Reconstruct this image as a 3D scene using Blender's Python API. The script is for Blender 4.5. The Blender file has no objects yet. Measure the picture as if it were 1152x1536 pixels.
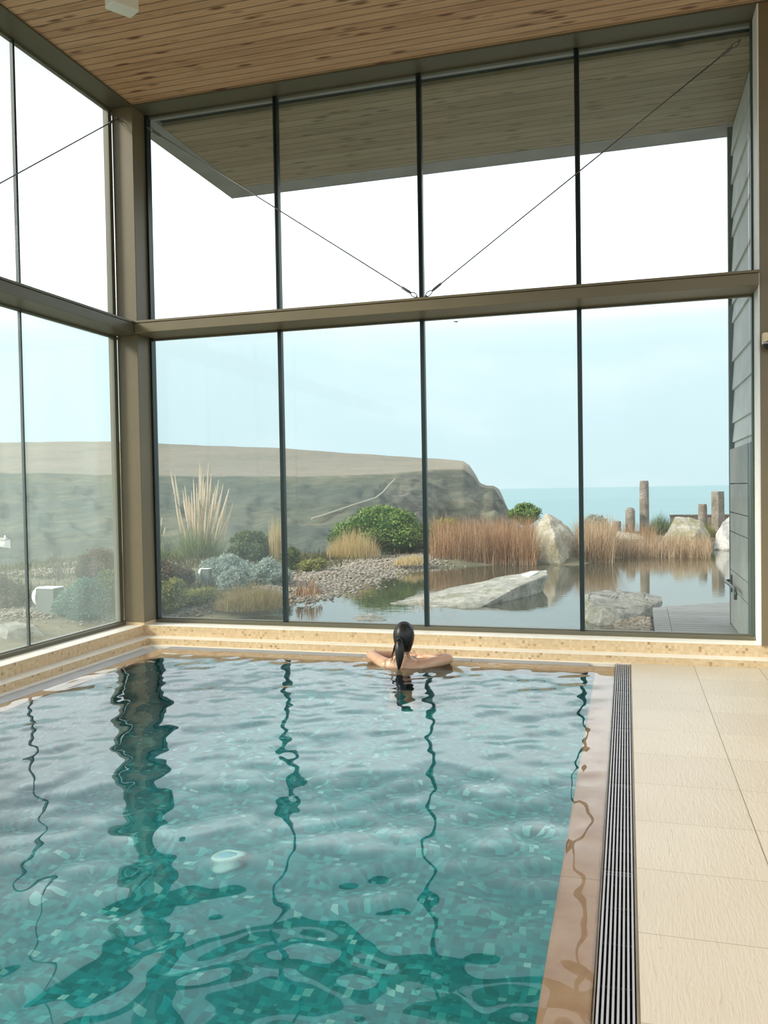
import bpy, math, random
import numpy as np
from mathutils import Vector, Matrix, noise
random.seed(7); RNG = np.random.default_rng(7)
S = bpy.context.scene
COL = S.collection

# ------------------------------------------------------------------ camera
F_PX = 1256.9
CAM = np.array([4.9955, -7.751, 1.5])
_p, _r, _y = -0.0261, 0.0169, -0.2822
_f = np.array([math.sin(_y)*math.cos(_p), math.cos(_y)*math.cos(_p), math.sin(_p)])
_rt = np.array([math.cos(_y), -math.sin(_y), 0.0]); _up = np.cross(_rt, _f)
_c, _s = math.cos(_r), math.sin(_r)
R_, U_ = _c*_rt - _s*_up, _c*_up + _s*_rt
cd = bpy.data.cameras.new('camera'); cam = bpy.data.objects.new('camera', cd); COL.objects.link(cam)
cd.sensor_fit = 'VERTICAL'; cd.sensor_height = 36.0; cd.lens = F_PX/1536*36.0
cd.clip_start = 0.05; cd.clip_end = 60000
cam.matrix_world = Matrix(((R_[0], U_[0], -_f[0], CAM[0]), (R_[1], U_[1], -_f[1], CAM[1]), (R_[2], U_[2], -_f[2], CAM[2]), (0, 0, 0, 1)))
S.camera = cam

# ------------------------------------------------------------------ view, sky, sun
S.view_settings.view_transform = 'Standard'; S.view_settings.look = 'None'
S.view_settings.gamma = 1.0; S.view_settings.use_curve_mapping = False
S.view_settings.exposure = 0.22
S.cycles.transparent_max_bounces = 32; S.cycles.max_bounces = 10
S.cycles.use_denoising = True
SKY_STRENGTH = 1.0
SUN_DIR = Vector((-0.80, -0.42, 0.50)).normalized()    # towards the sun
SUN_POWER, SUN_ANGLE = 4.2, math.radians(14)
W = bpy.data.worlds.new('sky'); S.world = W; W.use_nodes = True
wt = W.node_tree; wt.nodes.clear()
def wn(t, **k):
    n = wt.nodes.new(t)
    for a, b in k.items(): setattr(n, a, b)
    return n
w_tc = wn('ShaderNodeTexCoord'); w_sep = wn('ShaderNodeSeparateXYZ'); wt.links.new(w_tc.outputs['Generated'], w_sep.inputs[0])
w_r = wn('ShaderNodeValToRGB'); wt.links.new(w_sep.outputs['Z'], w_r.inputs[0])
SKY_STOPS = [(0.0, (.63, .80, .85, 1)), (.08, (.66, .84, .90, 1)), (.16, (.70, .88, .94, 1)), (.185, (.80, .95, 1.0, 1)), (.225, (1.55, 1.65, 1.75, 1)), (.29, (1.9, 1.98, 2.08, 1)), (.35, (1.25, 1.33, 1.46, 1)), (.42, (.96, 1.02, 1.14, 1)), (.50, (.82, .875, 1.03, 1)), (1.0, (1.1, 1.15, 1.28, 1))]
el = w_r.color_ramp.elements
while len(el) > 1: el.remove(el[-1])
el[0].position, el[0].color = SKY_STOPS[0]
for p_, c_ in SKY_STOPS[1:]:
    e_ = el.new(p_); e_.color = c_
w_map = wn('ShaderNodeMapping'); w_map.inputs['Scale'].default_value = (3.0, 3.0, 8.0); wt.links.new(w_tc.outputs['Generated'], w_map.inputs[0])
w_no = wn('ShaderNodeTexNoise'); w_no.inputs['Scale'].default_value = 1.3; w_no.inputs['Detail'].default_value = 5; wt.links.new(w_map.outputs[0], w_no.inputs['Vector'])
w_cr = wn('ShaderNodeMapRange'); wt.links.new(w_no.outputs[0], w_cr.inputs[0])
for i_, v_ in enumerate((.52, .74, 0.0, 0.30)): w_cr.inputs[i_+1].default_value = v_
w_mx = wn('ShaderNodeMix', data_type='RGBA'); wt.links.new(w_cr.outputs[0], w_mx.inputs[0]); wt.links.new(w_r.outputs[0], w_mx.inputs[6]); w_mx.inputs[7].default_value = (1.02, 1.05, 1.09, 1)
w_bg = wn('ShaderNodeBackground'); w_bg.inputs[1].default_value = SKY_STRENGTH; wt.links.new(w_mx.outputs[2], w_bg.inputs[0])
w_o = wn('ShaderNodeOutputWorld'); wt.links.new(w_bg.outputs[0], w_o.inputs[0])
sd = bpy.data.lights.new('sun', 'SUN'); sun = bpy.data.objects.new('sun', sd); COL.objects.link(sun)
sd.energy = SUN_POWER; sd.angle = SUN_ANGLE; sd.color = (1.0, .93, .80)
sun.rotation_euler = (-SUN_DIR).to_track_quat('-Z', 'Y').to_euler(); sun.location = (0, 0, 20)

# ------------------------------------------------------------------ helpers: points
def ray(u, v): return _f + (u-576)/F_PX*R_ - (v-768)/F_PX*U_
def at(u, v, Y):
    q = ray(u, v); t = (Y-CAM[1])/q[1]; return CAM + t*q
def onz(u, v, z):
    q = ray(u, v); t = (z-CAM[2])/q[2]; return CAM + t*q
def px_m(p): return float((np.array(p)-CAM) @ _f)/F_PX   # metres per pixel there

# ------------------------------------------------------------------ helpers: materials
class M:
    def __init__(s, name):
        s.m = bpy.data.materials.new(name); s.m.use_nodes = True; s.t = s.m.node_tree; s.t.nodes.clear()
        s.out = s.n('ShaderNodeOutputMaterial')
    def n(s, t, **k):
        n = s.t.nodes.new(t)
        for a, b in k.items(): setattr(n, a, b)
        return n
    def set(s, sock, v):
        if isinstance(v, bpy.types.NodeSocket): s.t.links.new(v, sock)
        elif isinstance(v, bpy.types.Node): s.t.links.new(v.outputs[0], sock)
        else:
            if isinstance(v, tuple) and len(v) == 3 and sock.type == 'RGBA': v = v + (1,)
            sock.default_value = v
    def co(s): return s.n('ShaderNodeNewGeometry').outputs['Position']
    def mapping(s, v, scale=(1, 1, 1), rot=(0, 0, 0)):
        n = s.n('ShaderNodeMapping'); s.set(n.inputs[0], v); n.inputs['Scale'].default_value = scale; n.inputs['Rotation'].default_value = rot
        return n.outputs[0]
    def noise(s, v, scale, detail=3, rough=.5, dist=0.0):
        n = s.n('ShaderNodeTexNoise'); s.set(n.inputs['Vector'], v); n.inputs['Scale'].default_value = scale
        n.inputs['Detail'].default_value = detail; n.inputs['Roughness'].default_value = rough; n.inputs['Distortion'].default_value = dist
        return n.outputs[0]
    def voronoi(s, v, scale, feature='F1', out=0):
        n = s.n('ShaderNodeTexVoronoi', feature=feature); s.set(n.inputs['Vector'], v); n.inputs['Scale'].default_value = scale
        return n.outputs[out]
    def math(s, op, a, b=0.0, c=0.0):
        n = s.n('ShaderNodeMath', operation=op)
        for i, x in enumerate((a, b, c)): s.set(n.inputs[i], x)
        return n.outputs[0]
    def vmath(s, op, a, b=(0, 0, 0)):
        n = s.n('ShaderNodeVectorMath', operation=op); s.set(n.inputs[0], a); s.set(n.inputs[1], b); return n.outputs[0]
    def sep(s, v):
        n = s.n('ShaderNodeSeparateXYZ'); s.set(n.inputs[0], v); return n.outputs
    def comb(s, x, y, z):
        n = s.n('ShaderNodeCombineXYZ')
        for i, a in enumerate((x, y, z)): s.set(n.inputs[i], a)
        return n.outputs[0]
    def rng(s, v, a, b, c=0.0, d=1.0):
        n = s.n('ShaderNodeMapRange')
        for i, x in enumerate((v, a, b, c, d)): s.set(n.inputs[i], x)
        return n.outputs[0]
    def ramp(s, v, stops):
        n = s.n('ShaderNodeValToRGB'); s.set(n.inputs[0], v); e = n.color_ramp.elements
        while len(e) > 1: e.remove(e[-1])
        e[0].position, e[0].color = stops[0][0], tuple(stops[0][1]) + (1,)
        for p, c in stops[1:]: e.new(p).color = tuple(c) + (1,)
        return n.outputs[0]
    def mix(s, f, a, b, blend='MIX'):
        n = s.n('ShaderNodeMix', data_type='RGBA', blend_type=blend); s.set(n.inputs[0], f); s.set(n.inputs[6], a); s.set(n.inputs[7], b); return n.outputs[2]
    def white(s, v):
        n = s.n('ShaderNodeTexWhiteNoise', noise_dimensions='3D'); s.set(n.inputs[0], v); return n.outputs[0]
    def bump(s, h, strength=.3, dist=.01):
        n = s.n('ShaderNodeBump'); s.set(n.inputs['Height'], h); n.inputs['Strength'].default_value = strength; n.inputs['Distance'].default_value = dist; return n.outputs[0]
    def pbr(s, color, rough=.6, bump=None, metal=0.0, **k):
        n = s.n('ShaderNodeBsdfPrincipled'); s.set(n.inputs['Base Color'], color); s.set(n.inputs['Roughness'], rough); s.set(n.inputs['Metallic'], metal)
        if bump is not None: s.set(n.inputs['Normal'], bump)
        for a, b in k.items(): s.set(n.inputs[a.replace('_', ' ')], b)
        s.t.links.new(n.outputs[0], s.out.inputs[0]); return n
def simple(name, c, rough=.6, metal=0.0, var=.15, scale=8, bumps=0.0, **k):
    m = M(name); co = m.co(); nz = m.noise(co, scale, 4)
    col = m.mix(m.rng(nz, .3, .7), tuple(x*(1-var) for x in c), tuple(min(1, x*(1+var)) for x in c))
    m.pbr(col, rough, m.bump(m.noise(co, scale*6, 3), bumps, .01) if bumps else None, metal, **k)
    return m.m

VEG = set()
def veg(name, c1, c2, c3=None, scale=6.0, trans=.25):
    m = M(name); co = m.co(); at0 = m.n('ShaderNodeAttribute', attribute_name='tint')
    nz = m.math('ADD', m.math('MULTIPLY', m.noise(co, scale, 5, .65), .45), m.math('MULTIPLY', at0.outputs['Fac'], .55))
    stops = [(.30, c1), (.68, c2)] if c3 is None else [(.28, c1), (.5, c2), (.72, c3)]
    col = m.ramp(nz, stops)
    d = m.n('ShaderNodeBsdfDiffuse'); m.set(d.inputs[0], col)
    t = m.n('ShaderNodeBsdfTranslucent'); m.set(t.inputs[0], col)
    x = m.n('ShaderNodeMixShader'); x.inputs[0].default_value = trans
    m.t.links.new(d.outputs[0], x.inputs[1]); m.t.links.new(t.outputs[0], x.inputs[2]); m.t.links.new(x.outputs[0], m.out.inputs[0])
    return m.m

MAT = {}
MAT['bronze'] = simple('bronze_paint', (.185, .145, .082), .42, 0, .05, 3)
MAT['bronze_dark'] = simple('bronze_dark_and_backlit', (.12, .11, .07), .4, 0, .05, 3)
MAT['gasket'] = simple('black_gasket', (.008, .02, .02), .35, 0, .1)
MAT['steel'] = simple('stainless_steel', (.55, .52, .48), .3, 1.0, .1)
MAT['cable'] = simple('cable_steel', (.16, .15, .15), .4, .6, .1)
MAT['white_paint'] = simple('white_paint', (.90, .88, .80), .5, 0, .03)
MAT['cream_plastic'] = simple('cream_plastic', (.78, .62, .40), .5, 0, .03)
MAT['black_dome'] = simple('black_dome', (.015, .015, .01), .08, 0, .1)

def wood_planks(name, axis_across, pitch, stops, knot, groove, rough=.5, bumpv=.4, gw=.06):
    m = M(name); co = m.co(); xyz = m.sep(co); y = xyz['Y']; x = xyz['X']
    row = m.math('FLOOR', m.math('DIVIDE', y, pitch)); fr = m.math('FRACT', m.math('DIVIDE', y, pitch))
    rnd = m.white(m.comb(row, 3.0, 7.0))
    gx = m.math('ADD', x, m.math('MULTIPLY', rnd, 37.0))
    gco = m.comb(m.math('MULTIPLY', gx, .9), m.math('MULTIPLY', y, 16.0), rnd)
    grain = m.noise(gco, 2.6, 5, .6, .6)
    base = m.ramp(m.math('ADD', m.math('MULTIPLY', grain, .75), m.math('MULTIPLY', rnd, .28)), stops)
    kco = m.comb(m.math('MULTIPLY', gx, 2.4), m.math('MULTIPLY', y, 9.0), rnd)
    kn = m.rng(m.voronoi(kco, 1.05), .10, .26, 1.0, 0.0)
    base = m.mix(m.math('MULTIPLY', kn, .95), base, knot)
    blot = m.rng(m.noise(m.comb(gx, m.math('MULTIPLY', y, 5.0), 0.0), 1.1, 3), .55, .75)
    base = m.mix(m.math('MULTIPLY', blot, .35), base, knot)
    edge = m.math('LESS_THAN', fr, gw*1.35)
    col = m.mix(edge, base, groove)
    m.pbr(col, rough, m.bump(m.math('SUBTRACT', m.math('MULTIPLY', grain, .15), edge), bumpv, .006))
    return m.m
MAT['ceiling'] = wood_planks('larch_ceiling', 'Y', .0965, [(.25, (.46, .25, .14)), (.55, (.68, .42, .245)), (.85, (.78, .54, .34))], (.19, .075, .035), (.05, .022, .010))
MAT['soffit'] = wood_planks('weathered_soffit', 'Y', .135, [(.25, (.28, .215, .125)), (.55, (.39, .305, .19)), (.85, (.49, .40, .28))], (.16, .125, .07), (.08, .068, .045), gw=.05)
MAT['fascia'] = simple('grey_fascia', (.34, .34, .34), .6, 0, .12, 3)
MAT['deck'] = wood_planks('grey_deck', 'Y', .14, [(.25, (.20, .205, .185)), (.55, (.26, .26, .235)), (.85, (.32, .32, .29))], (.18, .18, .16), (.06, .06, .05), .7, gw=.11)
MAT['cladding'] = simple('grey_cladding', (.58, .60, .57), .7, 0, .10, 4)
MAT['cladding_edge'] = simple('dark_green_trim', (.055, .085, .07), .5, 0, .1, 4)

# mosaic of 25 mm tiles (risers), by (x+y, z)
def mosaic():
    m = M('sandstone_mosaic'); xyz = m.sep(m.co()); a = m.math('ADD', xyz['X'], xyz['Y']); p = .0243
    ca = m.math('DIVIDE', a, p); cz = m.math('DIVIDE', m.math('ADD', xyz['Z'], .0121), p)
    rnd = m.white(m.comb(m.math('FLOOR', ca), m.math('FLOOR', cz), 1.0))
    col = m.ramp(rnd, [(0.0, (.36, .22, .10)), (.05, (.52, .36, .19)), (.12, (.59, .43, .245)), (.6, (.635, .475, .275)), (1.0, (.70, .55, .35))])
    col = m.mix(m.math('MULTIPLY', m.rng(m.noise(m.co(), 1.2, 2), .35, .7), .25), col, (.62, .40, .20))
    g = m.math('MAXIMUM', m.math('LESS_THAN', m.math('FRACT', ca), .1), m.math('LESS_THAN', m.math('FRACT', cz), .1))
    m.pbr(m.mix(m.math('MULTIPLY', g, .5), col, (.62, .54, .40)), .45, m.bump(m.math('SUBTRACT', 1.0, g), .2, .003))
    return m.m
MAT['mosaic'] = mosaic()
MAT['ledge_stone'] = simple('limestone_ledge', (.88, .82, .70), .42, 0, .04, 10)

def tiles():
    m = M('limestone_floor_tiles'); xyz = m.sep(m.co()); x = m.math('SUBTRACT', xyz['X'], 5.017); y = m.math('ADD', xyz['Y'], .405)
    cx = m.math('DIVIDE', x, .5); cy = m.math('DIVIDE', y, .494)
    rnd = m.white(m.comb(m.math('FLOOR', cx), m.math('FLOOR', cy), 2.0))
    col = m.mix(rnd, (.60, .52, .39), (.65, .57, .43))
    col = m.mix(m.math('MULTIPLY', m.rng(m.noise(m.co(), 3.0, 4), .3, .75), .35), col, (.55, .46, .32))
    fx = m.math('ABSOLUTE', m.math('SUBTRACT', m.math('FRACT', m.math('ADD', cx, .5)), .5)); fy = m.math('ABSOLUTE', m.math('SUBTRACT', m.math('FRACT', m.math('ADD', cy, .5)), .5))
    gx = m.math('LESS_THAN', fx, .0055); gy = m.math('LESS_THAN', fy, .0038)
    g = m.math('MAXIMUM', gx, m.math('MULTIPLY', gy, .75))
    rip = m.noise(m.mapping(m.co(), (75, 9, 1)), 1.0, 2, .5, 1.2)
    h = m.math('SUBTRACT', m.math('MULTIPLY', rip, .6), g)
    groove = m.rng(rip, .66, .74)
    col = m.mix(m.math('MULTIPLY', groove, .38), col, (.40, .31, .19))
    m.pbr(m.mix(g, col, (.30, .23, .13)), .36, m.bump(h, .6, .005))
    return m.m
MAT['tiles'] = tiles()
def coping():
    m = M('wet_sandstone_coping'); co = m.co(); nz = m.noise(co, 5, 5, .6)
    col = m.ramp(nz, [(.3, (.47, .25, .125)), (.55, (.58, .345, .19)), (.75, (.65, .42, .25))])
    xyz = m.sep(co); j = m.math('LESS_THAN', m.math('ABSOLUTE', m.math('SUBTRACT', m.math('FRACT', xyz['Y']), .5)), .003)
    m.pbr(m.mix(m.math('MULTIPLY', j, .5), col, (.2, .13, .07)), .3)
    return m.m
MAT['coping'] = coping()
def pool_tiles():
    m = M('teal_pool_mosaic'); co = m.co(); c = m.vmath('FLOOR', m.vmath('SCALE', co)); 
    n = c.node; sc = m.vmath('MULTIPLY', co, (28, 28, 28)); m.set(n.inputs[0], sc)
    rnd = m.white(c)
    col = m.ramp(rnd, [(0.0, (.0005, .165, .160)), (.3, (.001, .225, .220)), (.7, (.002, .285, .280)), (.92, (.01, .38, .37)), (.97, (.08, .50, .45)), (1.0, (.26, .64, .57))])
    w = m.noise(co, 2.2, 4); col = m.mix(m.math('MULTIPLY', m.rng(w, .4, .7), .55), col, (.001, .16, .18))
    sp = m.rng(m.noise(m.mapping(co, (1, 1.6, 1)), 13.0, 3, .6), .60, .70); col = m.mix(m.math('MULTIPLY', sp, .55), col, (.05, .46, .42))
    m.pbr(col, .6)
    return m.m
MAT['pool_tiles'] = pool_tiles()

def film(name, tint, ior, mist_haze=0.0, mist_haze_col=(.9, .95, .9), rough=0.0, boost=1.0, refract=False, fior=None):
    """clear sheet: transparent + Fresnel reflection, plus a thin veil for condensation and for outdoor haze"""
    m = M(name)
    tr = m.n('ShaderNodeBsdfRefraction' if refract else 'ShaderNodeBsdfTransparent'); m.set(tr.inputs[0], tint)
    if refract: tr.inputs['Roughness'].default_value = 0.0; tr.inputs['IOR'].default_value = ior
    gl = m.n('ShaderNodeBsdfGlossy'); gl.inputs['Roughness'].default_value = rough; m.set(gl.inputs[0], (1, 1, 1))
    fr = m.n('ShaderNodeFresnel'); m.set(fr.inputs[0], m.rng(m.n('ShaderNodeNewGeometry').outputs['Backfacing'], 0.0, 1.0, fior or ior, 1.0/(fior or ior)))
    x = m.n('ShaderNodeMixShader'); m.set(x.inputs[0], m.math('MULTIPLY', fr, boost)); m.t.links.new(tr.outputs[0], x.inputs[1]); m.t.links.new(gl.outputs[0], x.inputs[2])
    last = x
    if mist_haze:
        tl = m.n('ShaderNodeBsdfTranslucent'); m.set(tl.inputs[0], mist_haze_col)
        co = m.co(); xyz = m.sep(co)
        fac = m.math('MULTIPLY', m.rng(m.noise(m.mapping(co, (1, 1, .25)), 1.6, 4), .3, .7, .6, 1.25), mist_haze)
        y = m.n('ShaderNodeMixShader'); m.set(y.inputs[0], fac); m.t.links.new(x.outputs[0], y.inputs[1]); m.t.links.new(tl.outputs[0], y.inputs[2]); last = y
    m.t.links.new(last.outputs[0], m.out.inputs[0])
    return m.m
MAT['glass'] = film('window_glass', (.965, .99, .98), 1.32, .035, (.85, .92, .88))  # pale veil on the pane also stands in for distant haze
MAT['glass_mist'] = film('misted_glass', (.96, .985, .975), 1.32, .075, (.80, .92, .86))
MAT['pool_water'] = film('pool_water', (.94, .99, .99), 1.333, refract=True, fior=1.5)

def pond():
    m = M('pond_water'); co = m.co(); h = m.noise(m.mapping(co, (1.0, 1.6, 1)), 5.0, 3)
    deep = m.mix(m.rng(m.noise(co, .6, 3), .35, .65), (.045, .042, .018), (.075, .065, .028))
    m.pbr(deep, .02, m.bump(h, .05, .03), IOR=2.3)
    return m.m
MAT['pond'] = pond()
def ground():
    m = M('garden_soil'); co = m.co(); nz = m.noise(co, 1.6, 7, .7)
    col = m.ramp(nz, [(.3, (.07, .065, .03)), (.5, (.14, .125, .065)), (.7, (.24, .21, .13))])
    m.pbr(col, .9, m.bump(m.noise(co, 18, 4), .5, .03)); return m.m
MAT['soil'] = ground()
def rockmat(name, c1, c2, moss=None, scale=3.0, mossh=(.5, .62)):
    m = M(name); co = m.co(); nz = m.noise(co, scale, 7, .65)
    col = m.ramp(m.math('ADD', m.math('MULTIPLY', nz, .6), m.math('MULTIPLY', m.noise(co, scale*5, 6, .7), .4)), [(.36, tuple(x*.8 for x in c1)), (.46, c1), (.58, c2)])
    sp = m.rng(m.noise(co, scale*7, 4, .7), .56, .68); col = m.mix(m.math('MULTIPLY', sp, .45), col, tuple(x*.55 for x in c1))
    if moss:
        mk = m.rng(m.noise(co, scale*1.3, 5, .7), mossh[0], mossh[1]); col = m.mix(m.math('MULTIPLY', mk, .7), col, moss)
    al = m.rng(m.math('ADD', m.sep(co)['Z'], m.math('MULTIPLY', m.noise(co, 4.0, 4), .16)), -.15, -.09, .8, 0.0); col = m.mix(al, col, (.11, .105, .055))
    m.pbr(col, .85, m.bump(m.math('ADD', m.noise(co, scale*7, 6, .75), m.math('MULTIPLY', m.voronoi(co, scale*4), .5)), 1.0, .05)); return m.m
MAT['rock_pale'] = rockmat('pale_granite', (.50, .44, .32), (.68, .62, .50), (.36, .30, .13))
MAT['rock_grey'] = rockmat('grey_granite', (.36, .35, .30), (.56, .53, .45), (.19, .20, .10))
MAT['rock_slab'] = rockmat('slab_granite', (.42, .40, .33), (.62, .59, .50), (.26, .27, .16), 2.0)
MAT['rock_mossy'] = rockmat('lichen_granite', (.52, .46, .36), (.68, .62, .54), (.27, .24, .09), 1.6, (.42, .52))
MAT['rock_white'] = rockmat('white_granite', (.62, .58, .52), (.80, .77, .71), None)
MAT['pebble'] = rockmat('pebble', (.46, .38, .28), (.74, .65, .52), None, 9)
MAT['post'] = rockmat('weathered_post', (.27, .22, .17), (.42, .36, .30), None, 4)
VEG |= {'plume', 'pampas_stem', 'pampas_leaf', 'reed', 'reed_pale', 'straw', 'rust', 'bright_leaf', 'dark_leaf', 'silver_leaf', 'olive_leaf', 'brown_leaf', 'teal_leaf'}
MAT['plume'] = veg('pampas_plume', (.74, .62, .46), (.92, .84, .70), None, 5, .4)
MAT['pampas_stem'] = veg('pampas_stem', (.50, .44, .24), (.66, .58, .36))
MAT['pampas_leaf'] = veg('pampas_leaf', (.14, .19, .08), (.26, .31, .14), (.36, .37, .20))
MAT['reed'] = veg('reed', (.16, .085, .045), (.42, .225, .115), (.66, .46, .28), 1.2)
MAT['reed_pale'] = veg('pale_reed', (.22, .14, .08), (.50, .33, .19), (.74, .58, .40), 1.5)
MAT['straw'] = veg('straw_grass', (.44, .34, .15), (.62, .48, .24), (.74, .60, .36), 4)
MAT['rust'] = veg('rust_grass', (.26, .20, .09), (.42, .28, .13), (.33, .33, .13), 3)
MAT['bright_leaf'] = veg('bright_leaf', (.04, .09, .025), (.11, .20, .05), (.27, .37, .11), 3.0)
MAT['dark_leaf'] = veg('dark_leaf', (.05, .085, .04), (.10, .15, .06), (.21, .24, .10), 3.5)
MAT['silver_leaf'] = veg('silver_leaf', (.20, .26, .22), (.33, .40, .35), (.46, .52, .45), 5)
MAT['olive_leaf'] = veg('olive_leaf', (.12, .13, .035), (.25, .26, .07), (.36, .35, .12), 4)
VEG.add('cover'); MAT['cover'] = veg('cover', (.05, .06, .022), (.13, .125, .05), (.24, .20, .10), 2)
MAT['brown_leaf'] = veg('brown_leaf', (.08, .055, .035), (.15, .105, .065), (.21, .16, .10), 4)
MAT['teal_leaf'] = veg('teal_leaf', (.05, .13, .10), (.10, .21, .16), (.19, .30, .22), 4)
MAT['twig'] = simple('dry_twig', (.20, .155, .11), .9)
MAT['lamp_stone'] = simple('pale_grey_block', (.15, .175, .155), .7, 0, .08)
MAT['white_dome'] = simple('white_dome', (.85, .88, .86), .35, 0, .02)
MAT['house'] = simple('white_render', (.9, .88, .8), .8, 0, .03, 1)
MAT['roof'] = simple('slate_roof', (.35, .33, .3), .8, 0, .1, 1)
MAT['hair'] = simple('wet_black_hair', (.010, .007, .006), .42, 0, .3, 60)
MAT['swim'] = simple('dark_swimsuit', (.01, .012, .02), .6, 0, .1)
MAT['bird'] = simple('grey_feather', (.18, .19, .2), .8)
MAT['lens'] = simple('pool_light_lens', (.16, .55, .62), .2, 0, .1, 30)
def skin():
    m = M('skin'); co = m.co(); col = m.mix(m.rng(m.noise(co, 9, 3), .3, .7), (.56, .315, .185), (.64, .38, .24))
    m.pbr(col, .38, None, Subsurface_Weight=.12, Subsurface_Scale=.02); return m.m
MAT['skin'] = skin()

# ------------------------------------------------------------------ helpers: meshes
class MB:
    def __init__(s): s.v = []; s.f = []; s.mi = []; s.tint = []
    def add(s, vs, fs, mi=0, tint=.5):
        b = len(s.v); s.tint += [tint]*len(vs); s.v += [tuple(map(float, p)) for p in vs]; s.f += [tuple(i+b for i in f) for f in fs]; s.mi += [mi]*len(fs); return s
    def box(s, x0, x1, y0, y1, z0, z1, mi=0):
        v = [(x, y, z) for z in (z0, z1) for y in (y0, y1) for x in (x0, x1)]
        return s.add(v, [(0, 2, 3, 1), (4, 5, 7, 6), (0, 1, 5, 4), (2, 6, 7, 3), (0, 4, 6, 2), (1, 3, 7, 5)], mi)
    def prism(s, poly, z0, z1, mi=0):
        n = len(poly); v = [(x, y, z0) for x, y in poly] + [(x, y, z1) for x, y in poly]
        return s.add(v, [tuple(range(n))[::-1], tuple(range(n, 2*n))] + [(i, (i+1) % n, n+(i+1) % n, n+i) for i in range(n)], mi)
    def tube(s, pts, rad, seg=10, mi=0, cap=True, squash=1.0):
        pts = [Vector(p) for p in pts]
        if not hasattr(rad, '__len__'): rad = [rad]*len(pts)
        vs, fs = [], []; prev = None
        for i, p in enumerate(pts):
            d = (pts[min(i+1, len(pts)-1)] - pts[max(i-1, 0)]).normalized()
            if prev is None: a = d.orthogonal().normalized()
            else: a = (prev - d*prev.dot(d)); a = a.normalized() if a.length > 1e-6 else d.orthogonal().normalized()
            prev = a; b = d.cross(a)
            for k in range(seg):
                t = 2*math.pi*k/seg; vs.append(p + rad[i]*(a*math.cos(t) + b*math.sin(t)*squash))
        for i in range(len(pts)-1):
            for k in range(seg):
                fs.append((i*seg+k, i*seg+(k+1) % seg, (i+1)*seg+(k+1) % seg, (i+1)*seg+k))
        if cap: fs += [tuple(range(seg))[::-1], tuple(range((len(pts)-1)*seg, len(pts)*seg))]
        return s.add(vs, fs, mi)
    def ell(s, c, r, nu=16, nv=10, mi=0):
        vs, fs = [], []
        vs.append((c[0], c[1], c[2]-r[2]))
        for j in range(1, nv):
            ph = -math.pi/2 + math.pi*j/nv
            for i in range(nu):
                th = 2*math.pi*i/nu; vs.append((c[0]+r[0]*math.cos(ph)*math.cos(th), c[1]+r[1]*math.cos(ph)*math.sin(th), c[2]+r[2]*math.sin(ph)))
        vs.append((c[0], c[1], c[2]+r[2])); top = len(vs)-1
        for i in range(nu): fs.append((0, 1+(i+1) % nu, 1+i)); fs.append((top, 1+(nv-2)*nu+i, 1+(nv-2)*nu+(i+1) % nu))
        for j in range(nv-2):
            for i in range(nu): fs.append((1+j*nu+i, 1+j*nu+(i+1) % nu, 1+(j+1)*nu+(i+1) % nu, 1+(j+1)*nu+i))
        return s.add(vs, fs, mi)
    def lathe(s, prof, c=(0, 0, 0), seg=24, mi=0):
        vs, fs = [], []
        for r, z in prof:
            for k in range(seg):
                t = 2*math.pi*k/seg; vs.append((c[0]+r*math.cos(t), c[1]+r*math.sin(t), c[2]+z))
        for i in range(len(prof)-1):
            for k in range(seg): fs.append((i*seg+k, i*seg+(k+1) % seg, (i+1)*seg+(k+1) % seg, (i+1)*seg+k))
        fs += [tuple(range(seg))[::-1], tuple(range((len(prof)-1)*seg, len(prof)*seg))]
        return s.add(vs, fs, mi)
    def loft(s, rings, mi=0):
        n = len(rings[0]); vs = [p for r in rings for p in r]; fs = []
        for i in range(len(rings)-1):
            for k in range(n): fs.append((i*n+k, i*n+(k+1) % n, (i+1)*n+(k+1) % n, (i+1)*n+k))
        fs += [tuple(range(n))[::-1], tuple(range((len(rings)-1)*n, len(rings)*n))]
        return s.add(vs, fs, mi)
    def build(s, name, mats, parent=None, loc=(0, 0, 0), smooth=False, bevel=0.0):
        me = bpy.data.meshes.new(name); L = loc if parent is None else (0, 0, 0)
        if parent is not None: L = tuple(parent.get('_o', (0, 0, 0)))
        me.from_pydata([(p[0]-L[0], p[1]-L[1], p[2]-L[2]) for p in s.v], [], s.f); me.validate()
        if not isinstance(mats, (list, tuple)): mats = [mats]
        for m in mats: me.materials.append(MAT[m] if isinstance(m, str) else m)
        if len(mats) > 1 and len(me.polygons) == len(s.mi): me.polygons.foreach_set('material_index', s.mi)
        if smooth: me.polygons.foreach_set('use_smooth', [True]*len(me.polygons))
        if isinstance(mats[0], str) and mats[0] in VEG and len(s.tint) == len(me.vertices):
            at0 = me.attributes.new('tint', 'FLOAT', 'POINT'); at0.data.foreach_set('value', s.tint)
        o = bpy.data.objects.new(name, me); COL.objects.link(o)
        if parent is not None: o.parent = parent
        else: o.location = loc
        o['_o'] = L
        if bevel:
            b = o.modifiers.new('soft_edge', 'BEVEL'); b.width = bevel; b.segments = 2; b.limit_method = 'ANGLE'
        return o
def tag(o, label=None, cat=None, group=None, kind=None):
    for k, v in (('label', label), ('category', cat), ('group', group), ('kind', kind)):
        if v: o[k] = v
    return o
def empty(name, loc, label=None, cat=None, group=None, kind=None):
    o = bpy.data.objects.new(name, None); COL.objects.link(o); o.location = loc; o['_o'] = tuple(map(float, loc)); o.empty_display_size = .05
    return tag(o, label, cat, group, kind)
def struct(o, label=None): return tag(o, label, None, None, 'structure')
def copy_tree(o, parent=None):
    c = o.copy(); COL.objects.link(c)
    if parent is not None: c.parent = parent
    for ch in list(o.children): copy_tree(ch, c)
    return c

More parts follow.
